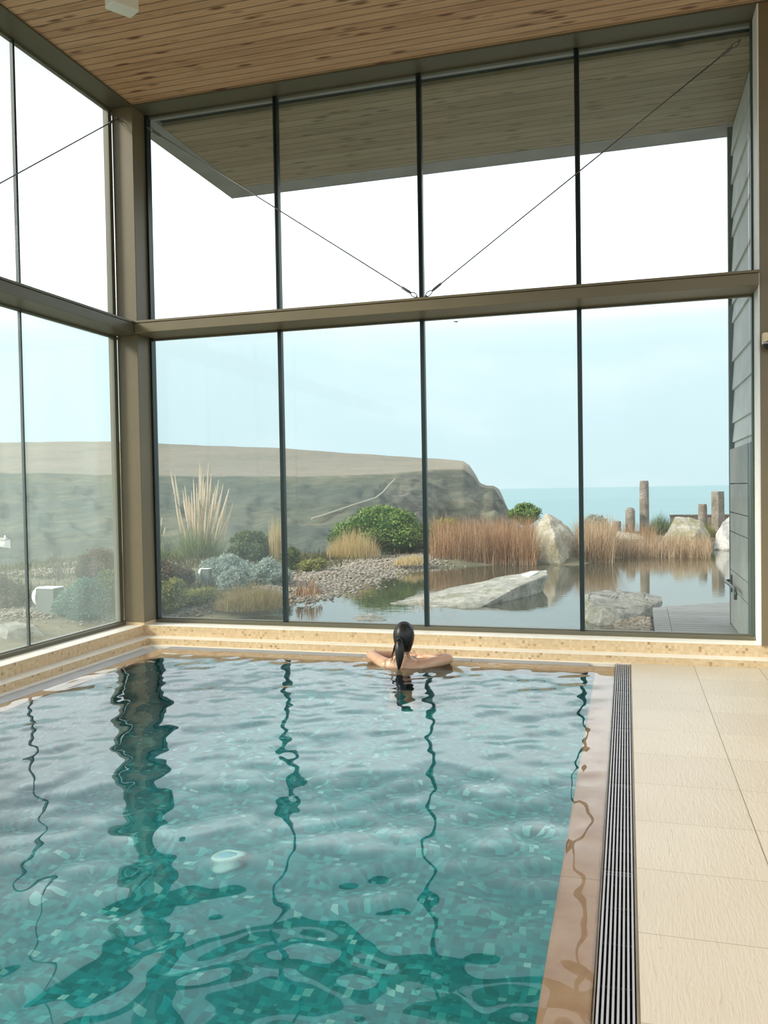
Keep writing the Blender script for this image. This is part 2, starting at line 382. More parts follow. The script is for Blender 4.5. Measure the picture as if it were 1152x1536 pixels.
# ================================================================== THE ROOM
XR = 6.055; ZT = 5.39; ZL = .16; ZS = .062; YB = -9.6
# floor tiles right of the drain + the narrow stone strip round the pool
mb = MB(); mb.box(5.017, 7.4, YB, -.385, -.2, 0)
struct(mb.build('floor', 'tiles'), 'cream stone floor tiles with ribbed texture beside the pool')
mb = MB(); mb.box(.40, 5.017, -.455, -.385, -.2, -.002); mb.box(.385, .455, YB, -.455, -.2, -.002)
struct(mb.build('trim_1', 'ledge_stone'), 'pale stone strip between the step and the drain')
# stepped ledge along the back glass and the left glass: stone tops, mosaic risers
mb = MB()
for (x0, x1, y0, y1, zt, zb) in ((0, 7.4, -.245, .12, ZL, -.2), ):
    mb.box(.245, x1, y0, y1, zb, zt, 1); mb.box(.245, x1, y0, y1, zt, zt+.004, 0)
mb.box(.385, 7.4, -.388, -.245, -.2, ZS-.004, 1); mb.box(.385, 7.4, -.388, -.245, ZS-.004, ZS, 0)
struct(mb.build('trim_2', ['ledge_stone', 'mosaic']), 'two stepped mosaic ledge under the far glass wall')
mb = MB()
mb.box(-.12, .245, YB, .12, -.2, ZL, 1); mb.box(-.12, .245, YB, .12, ZL, ZL+.004, 0)
mb.box(.245, .385, YB, -.245, -.2, ZS-.004, 1); mb.box(.245, .385, YB, -.245, ZS-.004, ZS, 0)
struct(mb.build('trim_3', ['ledge_stone', 'mosaic']), 'two stepped mosaic ledge under the left glass wall')
# ceiling and beams
mb = MB(); mb.box(.262, 7.4, YB, -.262, 5.41, 5.50)
struct(mb.build('ceiling', 'ceiling'), 'knotty wooden plank ceiling')
mb = MB(); mb.box(.0, 7.4, -.262, .03, ZT, 5.60)
struct(mb.build('trim_4', 'bronze_dark'), 'dark head beam over the far glass wall')
mb = MB(); mb.box(0, .262, YB, -.262, ZT, 5.60)
struct(mb.build('trim_5', 'bronze_dark'), 'dark head beam over the left glass wall')
# corner column
mb = MB(); mb.box(.035, .268, -.272, -.03, ZL+.035, ZT)
struct(mb.build('trim_6', 'bronze', bevel=.004), 'square bronze steel column in the glass corner')
mb = MB(); mb.box(.04, .262, -.266, -.03, ZL+.004, ZL+.035)
struct(mb.build('trim_7', 'mosaic'), 'mosaic plinth under the corner column')
# right column
mb = MB(); mb.box(XR, 6.45, -.272, .0, ZL+.004, ZT)
struct(mb.build('trim_8', 'bronze', bevel=.003), 'bronze steel column at the right end of the far glass wall')
MAT['plaster'] = simple('cream_plaster', (.62, .56, .45), .8, 0, .04, 2)
mb = MB(); mb.box(6.45, 7.4, -.20, .02, ZL+.004, 5.60)
struct(mb.build('wall_back', 'plaster'), 'cream plaster wall beyond the right column')
# transoms
mb = MB(); mb.box(.30, 6.035, -.372, .03, 3.107, 3.20); mb.box(.30, 6.04, -.378, .03, 3.204, 3.226)
struct(mb.build('trim_9', 'bronze', bevel=.003), 'bronze transom beam across the far glass wall')
mb = MB(); mb.box(-.03, .296, YB, -.276, 3.107, 3.20); mb.box(-.03, .30, YB, -.276, 3.204, 3.226)  # darker bronze stands for the backlit inner face of this beam
struct(mb.build('trim_10', 'bronze_dark', bevel=.003), 'transom beam across the left glass wall, painted darker as backlit')
# glazing : mullions, frames, panes
XM = [1.706, 3.157, 4.601]; YM = [-1.66, -3.10, -4.55, -6.0, -7.45]
tn = 11
for x in XM:
    mb = MB(); mb.box(x-.020, x+.020, -.024, .03, ZL+.03, 3.107); mb.box(x-.022, x-.005, -.028, .03, 3.226, ZT); mb.box(x+.005, x+.022, -.028, .03, 3.226, ZT); mb.box(x-.005, x+.005, -.012, .03, 3.226, ZT)
    struct(mb.build('trim_%d' % tn, 'gasket'), 'slim black mullion in the far glass wall'); tn += 1
for y in YM[:3]:
    mb = MB(); mb.box(-.012, .010, y-.011, y+.011, ZL+.03, 3.107); mb.box(-.016, .014, y-.013, y+.013, 3.226, ZT)
    struct(mb.build('trim_%d' % tn, 'gasket'), 'slim black mullion in the left glass wall'); tn += 1
xs = [.13] + XM + [6.03]; ys = [-.12] + YM[:3]
wn_ = 1
def window(horizontal, a0, a1, z0, z1, mat, lab):
    global wn_
    w = empty('window_%d' % wn_, (a0 if horizontal else 0, 0 if horizontal else a0, z0)); struct(w, lab); wn_ += 1
    def bx(m, p0, p1, q0, q1, zz0, zz1):
        if horizontal: m.box(p0, p1, q0, q1, zz0, zz1)
        else: m.box(q0, q1, p0, p1, zz0, zz1)
    lo, hi = min(a0, a1), max(a0, a1)
    m = MB(); bx(m, lo+.02, hi-.02, .004, .022, z0+.01, z1-.004); m.build('pane', mat, w)
    m = MB()
    sg = -1 if horizontal else 1
    q = (-.05, -.002) if horizontal else (.002, .05)
    if z0 < 1: bx(m, lo, hi, q[0], q[1], z0-.03, z0+.004)
    bx(m, lo, hi, *( (-.012, .03) if horizontal else (-.03, .012)), z0-.0, z0+.014)
    bx(m, lo, hi, *( (-.012, .03) if horizontal else (-.03, .012)), z1-.016, z1)
    m.build('frame', 'bronze_dark', w)
for i in range(4):
    window(True, xs[i], xs[i+1], ZL+.034, 3.107, 'glass_mist' if i == 0 else 'glass', 'lower far window pane')
for i in range(4):
    window(True, xs[i], xs[i+1], 3.226, ZT, 'glass', 'upper far window pane')
for i in range(3):
    window(False, ys[i], ys[i+1], ZL+.034, 3.107, 'glass_mist', 'lower left window pane')
    window(False, ys[i], ys[i+1], 3.226, ZT, 'glass', 'upper left window pane')
# edge frames beside the columns
mb = MB(); mb.box(.268, .292, -.05, .03, ZL+.03, ZT); mb.box(.22, .268, -.03, .03, ZL+.03, ZT)
struct(mb.build('trim_%d' % tn, 'gasket'), 'black window edge right of the corner column'); tn += 1
mb = MB(); mb.box(-.03, .03, -.33, -.272, ZL+.03, ZT)
struct(mb.build('trim_%d' % tn, 'bronze_dark'), 'window edge left of the corner column'); tn += 1
MAT['lit_side'] = simple('lit_side_white', (.86, .84, .78), .5, 0, .03)
mb = MB(); mb.box(6.043, 6.0545, -.268, .0, ZL+.005, ZT)  # white strip stands for sunlight on the column's inner side
struct(mb.build('trim_%d' % tn, 'lit_side'), 'white strip painted as the sunlit inner side of the right column'); tn += 1
mb = MB(); mb.box(6.026, 6.043, -.02, .03, ZL+.03, ZT)
struct(mb.build('trim_%d' % tn, 'cladding_edge'), 'dark window edge beside the right column'); tn += 1

# ================================================================== THE POOL
PX0, PX1, PY1, PD = .80, 4.735, -.80, -1.25
mb = MB(); mb.box(PX0-.02, PX1+.02, YB, PY1+.02, PD-.1, PD)
mb.box(PX0-.10, PX0, YB, PY1+.1, PD, -.06); mb.box(PX1, PX1+.1, YB, PY1+.1, PD, -.06); mb.box(PX0, PX1, PY1, PY1+.1, PD, -.06)
struct(mb.build('pool_basin', 'pool_tiles'), 'teal mosaic lined swimming pool basin')
mb = MB()
mb.box(.60, 4.888, PY1, -.605, -.2, -.003); mb.box(PX1, 4.888, YB, PY1, -.2, -.003); mb.box(.655, PX0, YB, PY1, -.2, -.003)
struct(mb.build('pool_coping', 'coping', bevel=.012), 'wet sandstone coping round the pool')
# rippled water surface, brimming over the coping to the drain
def wave_field(X, Y):
    rg = np.random.default_rng(21); H = np.zeros_like(X)
    for i in range(90):
        lam = .11*(4.0**rg.random()) if i < 60 else .4*(4.0**rg.random()); k = 2*math.pi/lam; th = rg.uniform(0, 2*math.pi)
        slope = (.0056 if lam > .15 else .0038) if i < 60 else .0044
        H += slope/k*np.sin(k*(X*math.cos(th) + Y*math.sin(th)) + rg.uniform(0, 6.28))
    cx, cy = 3.2, -1.05; r = np.hypot(X-cx, Y-cy)+.05
    H += .0016*np.sin(r*46)*np.exp(-r*1.7)
    cx, cy = 1.6, -7.0; r = np.hypot(X-cx, Y-cy); H += .004*np.sin(r*7)*np.exp(-(r/1.6)**2)
    return H
nx, ny = 240, 500
gx = np.linspace(.655, 4.888, nx); gy = np.linspace(YB, -.605, ny)
X, Y = np.meshgrid(gx, gy); H = wave_field(X, Y)
edge = np.minimum.reduce([(X-.655)/.12, (4.888-X)/.12, (-.605-Y)/.12, np.ones_like(X)]); H = .0045 + H*np.clip(edge*.8+.2, 0, 1)
over = (X < PX0) | (X > PX1) | (Y > PY1); H = np.where(over, np.maximum(H*.8, .0015), H)
vs = np.stack([X, Y, H], -1).reshape(-1, 3)
idx = np.arange(nx*ny).reshape(ny, nx); fs = np.stack([idx[:-1, :-1], idx[:-1, 1:], idx[1:, 1:], idx[1:, :-1]], -1).reshape(-1, 4)
mb = MB(); mb.v = [tuple(p) for p in vs.tolist()]; mb.f = [tuple(f) for f in fs.tolist()]; mb.mi = [0]*len(mb.f)
struct(mb.build('pool_water', 'pool_water', smooth=True), 'rippled turquoise pool water')
# overflow drain grates: eight bars on cross bearers, one metre lengths
MAT['grate'] = simple('grey_grate', (.40, .40, .40), .38, 0, .06)
MAT['channel'] = simple('dark_channel', (.02, .02, .02), .6)
MAT['channel_rim'] = simple('drain_rim', (.20, .16, .10), .5)
mb = MB(); mb.box(4.888, 5.017, YB, -.455, -.16, -.06); mb.box(.455, 5.017, -.605, -.455, -.16, -.06); mb.box(.455, .655, YB, -.605, -.16, -.06)
struct(mb.build('drain_channel', 'channel'), 'dark drain channel under the grates')
mb = MB(); mb.box(4.888, 4.893, YB, -.46, -.06, .002); mb.box(5.010, 5.017, YB, -.46, -.06, .002)
struct(mb.build('trim_%d' % tn, 'channel_rim'), 'metal rim along the right drain'); tn += 1
MAT['bearer'] = simple('dark_bearer', (.10, .10, .10), .5)
def grate(length, width, nb):
    t = empty('drain_grate', (0, 0, 0)); pit = width/nb; first = {}
    for k in range(nb):
        c = (k+.5)*pit
        if 'bar' in first: o = first['bar'].copy(); COL.objects.link(o); o.parent = t
        else: o = MB().box(-pit*.235, pit*.235, .004, length-.004, -.028, .001).build('bar', 'grate', t); first['bar'] = o
        o.location = (c, 0, 0)
    for q in (.012, length*.25, length*.5, length*.75, length-.012):
        e = .02 < q < length-.02; key = 'b%d' % e
        if key in first: o = first[key].copy(); COL.objects.link(o); o.parent = t
        else: o = MB().box(.003, width-.003, -.005, .005, -.045, -.026 if e else -.012).build('bearer', 'bearer', t); first[key] = o
        o.location = (0, q, 0)
    return t
proto = grate(1.0, .115, 8)
ends = [-1.42, -2.40, -3.40, -4.40, -5.40, -6.40]
words = ['slatted grey drain grate, farthest length on the right side of the pool', 'slatted grey drain grate, second length from the far end on the right side', 'slatted grey drain grate, third length from the far end on the right side',
         'slatted grey drain grate, fourth length from the far end on the right side', 'slatted grey drain grate, nearest full length on the right side of the pool', 'slatted grey drain grate at the bottom edge of the photo on the right']
for i, e in enumerate(ends):
    o = proto if i == 0 else copy_tree(proto)
    o.location = (4.894, e, 0); tag(o, words[i], 'drain grate', 'drain grates along the right side')
fp = grate(1.0, .135, 9)
nth = ['leftmost', 'second from the left', 'third from the left', 'fourth from the left']
for i in range(4):
    o = fp if i == 0 else copy_tree(fp)
    o.rotation_euler = (0, 0, -math.pi/2); o.location = (.66+i*1.0+.02, -.462, 0)
    tag(o, 'grey drain grate along the far pool edge below the window ledge, %s' % nth[i], 'drain grate', 'drain grates along the far side')
lp = grate(1.0, .18, 10)
for i in range(3):
    o = lp if i == 0 else copy_tree(lp)
    o.location = (.465, -1.62-1.0*i, 0)
    tag(o, 'grey drain grate along the left pool edge, %s' % ['nearest the corner column', 'in the middle of its row', 'cut by the left edge of the photo'][i], 'drain grate', 'drain grates along the left side')
# underwater light
c = onz(343, 1292, 0.0); q_ = ray(343, 1292); q_ = q_/np.linalg.norm(q_); st_ = np.hypot(q_[0], q_[1])/1.333; c = c + np.array([q_[0], q_[1], 0])/np.hypot(q_[0], q_[1])*(-PD)*st_/math.sqrt(1-st_*st_)
t = empty('pool_light', (c[0], c[1], PD), 'round underwater light on the teal pool floor', 'light')
mb = MB(); mb.lathe([(.095, 0), (.095, .02), (.075, .03), (.066, .02)], (c[0], c[1], PD)); MAT['rim'] = simple('pale_green_rim', (.42, .80, .70), .4); mb.build('rim', 'rim', t, smooth=True)
mb = MB(); mb.lathe([(.065, .012), (.055, .026), (.02, .034), (.004, .035)], (c[0], c[1], PD)); mb.build('lens', 'lens', t, smooth=True)

# ================================================================== CABLES, FIXTURES
def cable(p0, p1, label, name='bracing_cable', ends=(True, True)):
    p0, p1 = Vector(p0), Vector(p1); d = (p1-p0).normalized()
    t = empty(name, tuple(p0), label, 'cable', 'bracing cables')
    mb = MB(); mb.tube([p0+d*.10, p1-d*.10], .0055, 8); mb.build('wire', 'cable', t, smooth=True)
    for p, s, on in ((p0, 1, ends[0]), (p1, -1, ends[1])):
        if not on: continue
        dd = d*s
        mb = MB(); mb.tube([p+dd*.07, p+dd*.085, p+dd*.10, p+dd*.17, p+dd*.185], [.007, .011, .013, .012, .006], 10); tb = mb.build('turnbuckle', 'cable', t, smooth=True)
        n = dd.orthogonal().normalized(); n = Vector((0, -1, 0)) - dd*Vector((0, -1, 0)).dot(dd); n.normalize(); b = dd.cross(n)
        mb = MB(); mb.tube([p + dd*(.04+.035*math.cos(a)) + b*.018*math.sin(a) for a in np.linspace(0, 2*math.pi, 17)], .0045, 8, cap=False); mb.build('shackle', 'cable', tb, smooth=True)
        mb = MB(); mb.tube([p + dd*.012*math.cos(a) + n*.015*math.sin(a) for a in np.linspace(0, 2*math.pi, 15)], .0045, 8, cap=False); mb.build('eye_bolt', 'cable', t, smooth=True)
YC = -.10
VL = tuple(at(626, 445.5, -.35)); VR = tuple(at(638, 444.5, -.35))
cable(tuple(at(222, 192, -.16)), VL, 'steel bracing cable from the corner column down to the middle of the far transom')
cable(tuple(at(1109, 62, -.16)), VR, 'steel bracing cable from the upper right column down to the middle of the far transom')
cable((.11, -.285, 5.28), (.11, -3.10, 3.245), 'steel bracing cable running down across the left glass wall')
# white box fixture on ceiling
t = empty('ceiling_speaker', (1.30, -2.02, 5.41), 'white box speaker hanging from the wooden ceiling', 'speaker')
A, B, Cc, D = at(157, 14, -2.30), at(196, 25.5, -2.12), at(203, -2, -2.12), at(157, -30, -2.30)
ex = Vector(B-A); ex.z *= .3; ex.normalize()
def sp_box(o, w, d, h, tilt):
    m = MB(); v = []
    ey = Vector((-ex.y, ex.x, 0)).normalized()
    for zz in (0, h):
        for q in (0, d):
            for p in (0, w): v.append(Vector(o) + ex*p - ey*(q + tilt*(zz/h)*0) + Vector((0, 0, zz)))
    m.add(v, [(0, 1, 3, 2), (4, 6, 7, 5), (0, 4, 5, 1), (2, 3, 7, 6), (0, 2, 6, 4), (1, 5, 7, 3)]); return m
sp_box(A, float(Vector(B-A).length), .13, .22, 0).build('cabinet', 'white_paint', t, bevel=.012)
cc = Vector(A) + ex*.1
mb = MB(); mb.tube([(cc.x, cc.y-.1, cc.z+.2), (cc.x, cc.y-.1, 5.41)], .02, 10); mb.build('bracket', 'white_paint', t)
# sensor on the right column
p = at(1143, 514, -.30); cx_ = p[0]
t = empty('wall_camera', (cx_+.06, -.272, 2.66), 'cream security camera with dark dome on the right column', 'camera')
mb = MB(); mb.box(cx_, cx_+.13, -.36, -.272, 2.645, 2.72); mb.build('housing', 'cream_plastic', t, bevel=.004)
mb = MB(); mb.ell((cx_+.055, -.325, 2.632), (.055, .045, .048)); dm = mb.build('dome', 'black_dome', t, smooth=True)
mb = MB(); mb.lathe([(.058, -.004), (.060, 0), (.058, .012)], (cx_+.055, -.325, 2.634)); mb.build('ring', 'steel', dm, smooth=True)

# ================================================================== OUTSIDE: eaves, side wall, deck
mb = MB(); mb.box(.30, 6.13, .25, 2.10, ZT, 5.48)
struct(mb.build('soffit', 'soffit'), 'weathered boards under the roof overhang')
mb = MB(); mb.box(.02, 6.4, 2.10, 2.45, ZT-.005, 5.62); mb.box(.02, .30, .03, 2.10, ZT-.005, 5.62); mb.box(.30, 6.13, .03, .10, ZT-.005, 5.48)
struct(mb.build('trim_%d' % tn, 'fascia'), 'grey border boards of the roof overhang'); tn += 1
mb = MB(); mb.box(.30, 6.13, .10, .25, ZT+.04, 5.48)  # black strip between the border board and the soffit boards
struct(mb.build('trim_%d' % tn, 'gasket'), 'dark slot in the eaves'); tn += 1
mb = MB(); mb.box(0, 6.6, .03, 2.45, 5.48, 5.64)
struct(mb.build('roof', 'fascia'), 'roof edge over the glass')
# lapped weatherboards on the side wall
mb = MB(); z = -.06; wd = [.36, .31, .42, .2, .31, .42, .21]; k = 0
while z < 5.38:
    h = min(wd[k % 7], 5.385-z); y0, y1 = .045, 2.17
    vsb = [(6.115, y0, z), (6.115, y1, z), (6.138, y1, z+h), (6.138, y0, z+h), (6.26, y0, z), (6.26, y1, z), (6.26, y1, z+h), (6.26, y0, z+h)]
    mb.add(vsb, [(0, 3, 2, 1), (4, 5, 6, 7), (0, 1, 5, 4), (3, 7, 6, 2), (1, 2, 6, 5), (0, 4, 7, 3)]); z += h; k += 1
struct(mb.build('wall_right', 'cladding'), 'grey weatherboard side wall outside the glass')
mb = MB(); mb.box(6.085, 6.27, 2.17, 2.24, -.06, 5.385)
struct(mb.build('trim_%d' % tn, 'cladding_edge'), 'dark corner board of the side wall'); tn += 1
t = empty('door_1', (6.12, .7, -.05)); struct(t, 'dark green door leaf folded against the side wall')
mb = MB(); mb.box(6.075, 6.11, .10, .68, -.04, 1.88); mb.build('stile', 'cladding_edge', t, bevel=.003)
MAT['door_board'] = simple('mid_grey_board', (.30, .305, .28), .7, 0, .10, 4)
mb = MB(); zz = -.04
for hh in (.40, .20, .42, .21, .31, .38):
    h1 = min(zz+hh, 1.88); mb.box(6.088, 6.112, .68, 2.16, zz+.012, h1); zz += hh
lf = mb.build('leaf', 'door_board', t)
mb = MB(); mb.box(6.06, 6.075, .22, .26, .95, 1.03); mb.build('latch', 'steel', t)
mb = MB(); mb.box(6.070, 6.088, 1.99, 2.10, .33, .52); hd = mb.build('handle', 'gasket', lf, bevel=.004); hd['label'] = 'black lever handle'
mb = MB(); mb.tube([(6.08, 2.05, .45), (6.02, 2.04, .45), (6.01, 1.8, .455), (6.02, 1.22, .46), (6.02, 1.14, .43), (6.02, 1.15, .36)], .016, 8); mb.build('lever', 'gasket', lf, smooth=True)
# deck
d1 = onz(979, 912, -.05); d2 = onz(1099, 901, -.05); d3 = onz(981, 952, -.05)
mb = MB(); xl = float(d3[0])+.0
mb.prism([(xl+.17, .15), (8.2, .15), (8.2, float(d2[1])+1.2), (6.35, float(d2[1])-.1), (xl+.22, float(d1[1])+.16)], -.12, -.05)
mb.prism([(xl, .15), (xl+.165, .15), (xl+.215, float(d1[1])+.155), (float(d1[0]), float(d1[1]))], -.12, -.047)
struct(mb.build('deck', 'deck'), 'grey timber deck beside the pond')

# ================================================================== OUTSIDE: ground, pond, sea, headland
ZP = -.20
shore_px = [(330, 929), (400, 925), (432, 906), (451, 895), (480, 893), (503, 883), (537, 873), (576, 857), (610, 852), (634, 850), (650, 851), (700, 849), (790, 846), (868, 848), (930, 837), (985, 833), (1025, 827), (1065, 825), (1095, 823)]
poly = [tuple(onz(u, v, ZP)[:2]) for u, v in shore_px]
poly = [(-1.4, .25), (-1.3, 2.2)] + poly + [(9.6, 17.0), (9.6, .25)]
PA = np.array(poly)
def pond_sd(P):
    """signed distance to the pond outline, positive outside"""
    n = len(PA); d = np.full(len(P), 1e9); ins = np.zeros(len(P), bool)
    for i in range(n):
        a, b = PA[i], PA[(i+1) % n]; e = b-a; w = P-a
        t = np.clip((w@e)/(e@e+1e-12), 0, 1); q = w-t[:, None]*e; d = np.minimum(d, np.hypot(q[:, 0], q[:, 1]))
        c1 = (P[:, 1] >= a[1]) & (P[:, 1] < b[1]) & (e[0]*w[:, 1] > e[1]*w[:, 0]); c2 = (P[:, 1] < a[1]) & (P[:, 1] >= b[1]) & (e[0]*w[:, 1] < e[1]*w[:, 0])
        ins ^= (c1 | c2)
    return np.where(ins, -d, d)
def ground_z(P):
    P = np.atleast_2d(np.array(P, float)); sd_ = pond_sd(P); x, y = P[:, 0], P[:, 1]
    z = ZP + np.clip(sd_*.22, -.5, .14)
    z += np.where(sd_ > 0, .03*np.sin(x*2.1+1)*np.sin(y*1.7)*np.clip(sd_, 0, 1), 0)
    edge_y = 12.6 + np.clip((x+.5)*1.7, -1.0, 10.0)            # the garden ends and the land falls away
    z -= np.clip(y-edge_y, 0, 60)**1.25*.16
    z -= np.clip(-7.5-x, 0, 60)**1.2*.10
    return z
gx = np.concatenate([np.arange(-40, -8, .8), np.arange(-8, 10, .16), np.arange(10, 40, .8)]); gy = np.concatenate([np.arange(-14, .0, .5), np.arange(.1, 18, .16), np.arange(18, 60, .8)])
X, Y = np.meshgrid(gx, gy); P2 = np.stack([X.ravel(), Y.ravel()], -1); Z = ground_z(P2)
keep = ~((X > -.15) & (Y < .05))
inside_room = (P2[:, 0] > -.25) & (P2[:, 1] < .2); Z = np.where(inside_room, np.minimum(Z, -.15), Z)
idx = np.arange(X.size).reshape(X.shape)
fs = []
for j in range(X.shape[0]-1):
    for i in range(X.shape[1]-1):
        if gy[j+1] < .15 and gx[i] > -.2: continue
        fs.append((idx[j, i], idx[j, i+1], idx[j+1, i+1], idx[j+1, i]))
mb = MB(); mb.v = [(float(a), float(b), float(c)) for (a, b), c in zip(P2, Z)]; mb.f = [tuple(int(q) for q in f) for f in fs]; mb.mi = [0]*len(mb.f)
struct(mb.build('ground', 'soil', smooth=True), 'garden ground around the pond')
cen = PA.mean(0); mb = MB()
PB = []
for i in range(len(PA)):
    e = PA[(i+1) % len(PA)]-PA[i-1]; nrm = np.array([e[1], -e[0]]); nrm = nrm/(np.linalg.norm(nrm)+1e-9); ar = 1 if sum(PA[k-1][0]*PA[k][1]-PA[k][0]*PA[k-1][1] for k in range(len(PA))) > 0 else -1; PB.append(PA[i]+nrm*ar*.12)
fa_ = tuple(range(len(PB))); mb.add([(p[0], p[1], ZP) for p in PB], [fa_ if ar > 0 else fa_[::-1]])
struct(mb.build('pond_water', 'pond'), 'still garden pond reflecting the sky')
# sea
ms = M('sea'); co = ms.co(); sw = ms.noise(ms.mapping(co, (.004, .02, 1)), 1.0, 4)
ms.pbr(ms.mix(ms.rng(sw, .35, .65), (.105, .265, .27), (.14, .30, .305)), .35, None)
MAT['sea'] = ms.m
mb = MB(); mb.add([(-30000, 60, -40), (30000, 60, -40), (30000, 45000, -40), (-30000, 45000, -40)], [(0, 1, 2, 3)])
struct(mb.build('sea', 'sea'), 'turquoise sea out to the horizon')
mb = MB(); mb.add([(-3000, -3000, -41), (3000, -3000, -41), (3000, 60, -41), (-3000, 60, -41)], [(0, 1, 2, 3)])
struct(mb.build('land', 'soil'), 'land behind the building')
# headland: a real hillside, valley floor 60 m away, ridge 800 m away
crest = [(-400, 672), (-260, 668), (0, 664), (100, 662), (165, 662.5), (232, 665), (300, 668), (420, 672), (500, 678), (560, 682), (640, 687), (675, 689), (695, 692), (704, 698), (712, 710), (720, 725), (728, 728), (740, 728.5), (748, 733), (753, 742), (757, 753), (762, 764), (769, 773), (780, 790), (800, 815)]
brk = [(-400, 705), (0, 708), (165, 711), (232, 713), (420, 714), (500, 713), (560, 711), (600, 708), (640, 705), (670, 703), (695, 703), (712, 716), (720, 729), (740, 733), (757, 757), (769, 778), (800, 825)]
def lerp(pl, u): return float(np.interp(u, [a for a, _ in pl], [b for _, b in pl]))
us = np.concatenate([np.arange(-400, 560, 6.0), np.arange(560, 801, 3.0)])
rows = [(0.0, 70), (.18, 120), (.38, 210), (.60, 330), (.80, 450), (1.0, 560)]
def hill_point(u, s):
    """s 0..1 valley to slope break, 1..2 the field up to the crest, 2..3 the far side"""
    vb, vc = lerp(brk, u), lerp(crest, u); base = 905 if u < 560 else float(np.interp(u, [560, 700, 760, 800], [905, 880, 850, 845]))
    if s <= 1:
        v = base + (vb-base)*s**.85; d = float(np.interp(s, [a for a, _ in rows], [b for _, b in rows]))
        d += (200 if u < 700 else 0)*0
        if u > 560: d = d + (560-d)*min(1, (u-560)/110)*.8
    elif s <= 2:
        v = vb + (vc-vb)*(s-1); d = 560 + (s-1)*(260 if u < 640 else max(30, 260-3.2*(u-640)))
    else:
        v = vc; d = 560 + (260 if u < 640 else max(30, 260-3.2*(u-640))) + (s-2)*300
    q = ray(u, v); q = q/np.hypot(q[0], q[1]); p = CAM + q*d
    if s > 2: p[2] = p[2] + (-60-p[2])*(s-2)
    return p
ss = np.concatenate([np.linspace(0, 1, 70), np.linspace(1.04, 2, 26), np.linspace(2.2, 3, 4)])
vs = []; band = []
for s in ss:
    for u in us:
        p = hill_point(u, s); d = np.hypot(p[0]-CAM[0], p[1]-CAM[1])
        rough = (1.0 if s < 1 else .12)*d*.006*(1.0 if u < 540 else 1.5)*max(0, min(1, (1.02-s)*8 if s < 1 else .6))
        n1 = noise.fractal(Vector((u*.03, s*9, 1.3)), 1.0, 2.0, 5)
        p[2] += n1*rough; p[1] += n1*rough*1.5
        vs.append(tuple(p)); band.append(0.0 if s < .995 else 1.0)
nu_ = len(us); idx = np.arange(len(vs)).reshape(len(ss), nu_)
fs = [(int(idx[j, i]), int(idx[j, i+1]), int(idx[j+1, i+1]), int(idx[j+1, i])) for j in range(len(ss)-1) for i in range(nu_-1)]
mb = MB(); mb.v = vs; mb.f = fs; mb.mi = [0]*len(fs)
mh = M('headland_cover'); at_ = mh.n('ShaderNodeAttribute', attribute_name='field'); rk = mh.n('ShaderNodeAttribute', attribute_name='rock')
co = mh.co(); n1 = mh.noise(mh.mapping(co, (.012, .012, .03)), 1.0, 7, .65); n2 = mh.noise(mh.mapping(co, (.05, .05, .12)), 1.0, 6, .7)
n3 = mh.noise(mh.mapping(co, (.09, .09, .3)), 1.0, 6, .7); lowf = mh.math('ADD', mh.math('MULTIPLY', n1, .6), mh.math('MULTIPLY', n3, .4))
low = mh.ramp(lowf, [(.36, (.030, .045, .034)), (.47, (.058, .074, .050)), (.55, (.10, .105, .06)), (.66, (.18, .165, .10))])
rock = mh.ramp(n2, [(.36, (.045, .048, .034)), (.5, (.10, .098, .066)), (.64, (.18, .17, .115))])
low = mh.mix(rk.outputs['Fac'], low, rock)
top = mh.ramp(lowf, [(.36, (.17, .165, .115)), (.64, (.27, .225, .16))])
mh.pbr(mh.mix(at_.outputs['Fac'], low, top), .95, mh.bump(n2, .8, 3.0))
MAT['hill'] = mh.m
hill = struct(mb.build('headland', 'hill', smooth=True), 'grassy headland with cliffs falling to the sea')
a_ = hill.data.attributes.new('field', 'FLOAT', 'POINT'); a_.data.foreach_set('value', band)
rkv = [float(np.clip((u-545+30*noise.noise(Vector((u*.05, s*6, 0))))/60, 0, 1)) if s < .98 else float(np.clip((u-690)/15, 0, 1)) for s in ss for u in us]
a_ = hill.data.attributes.new('rock', 'FLOAT', 'POINT'); a_.data.foreach_set('value', rkv)
def hill_at(u, v):
    best = min(np.linspace(.02, 2, 400), key=lambda s: abs((lambda q: 768 - F_PX*float((q-CAM)@U_)/float((q-CAM)@_f) - v)(hill_point(u, s))))
    return hill_point(u, best)
# footpath up the headland
pp = [(469, 782), (486, 776), (504, 770), (532, 760), (550, 754), (564, 749), (575, 741), (584, 730), (593, 721)]
mb = MB(); mb.tube([tuple(hill_at(u, v) + np.array([0, -1.2, .9])) for u, v in pp], .42, 6)
MAT['path'] = simple('pale_earth', (.42, .39, .29), .9)
struct(mb.build('path', 'path'), 'pale footpath climbing the headland')
# white houses in the valley
def house(u0, u1, v0, v1, label):
    p = hill_at((u0+u1)/2, v1); m = px_m(p); w = (u1-u0)*m; h = (v1-v0)*m; x, y, z = p[0], p[1]-4, p[2]
    t = empty('house', (x, y, z-1), label, 'house', 'white houses in the valley')
    mb = MB(); mb.box(x-w/2, x+w/2, y, y+w*.7, z-1, z+h*.72); mb.build('walls', 'house', t)
    mb = MB(); mb.add([(x-w*.52, y-.2, z+h*.72), (x+w*.52, y-.2, z+h*.72), (x+w*.52, y+w*.7, z+h*.72), (x-w*.52, y+w*.7, z+h*.72), (x-w*.5, y+w*.35, z+h), (x+w*.5, y+w*.35, z+h)], [(0, 1, 5, 4), (2, 3, 4, 5), (1, 2, 5), (3, 0, 4), (0, 3, 2, 1)]); mb.build('roof', 'roof', t)
    mb = MB(); mb.box(x+w*.2, x+w*.3, y+w*.3, y+w*.4, z+h*.8, z+h*1.25); mb.build('chimney', 'house', t)
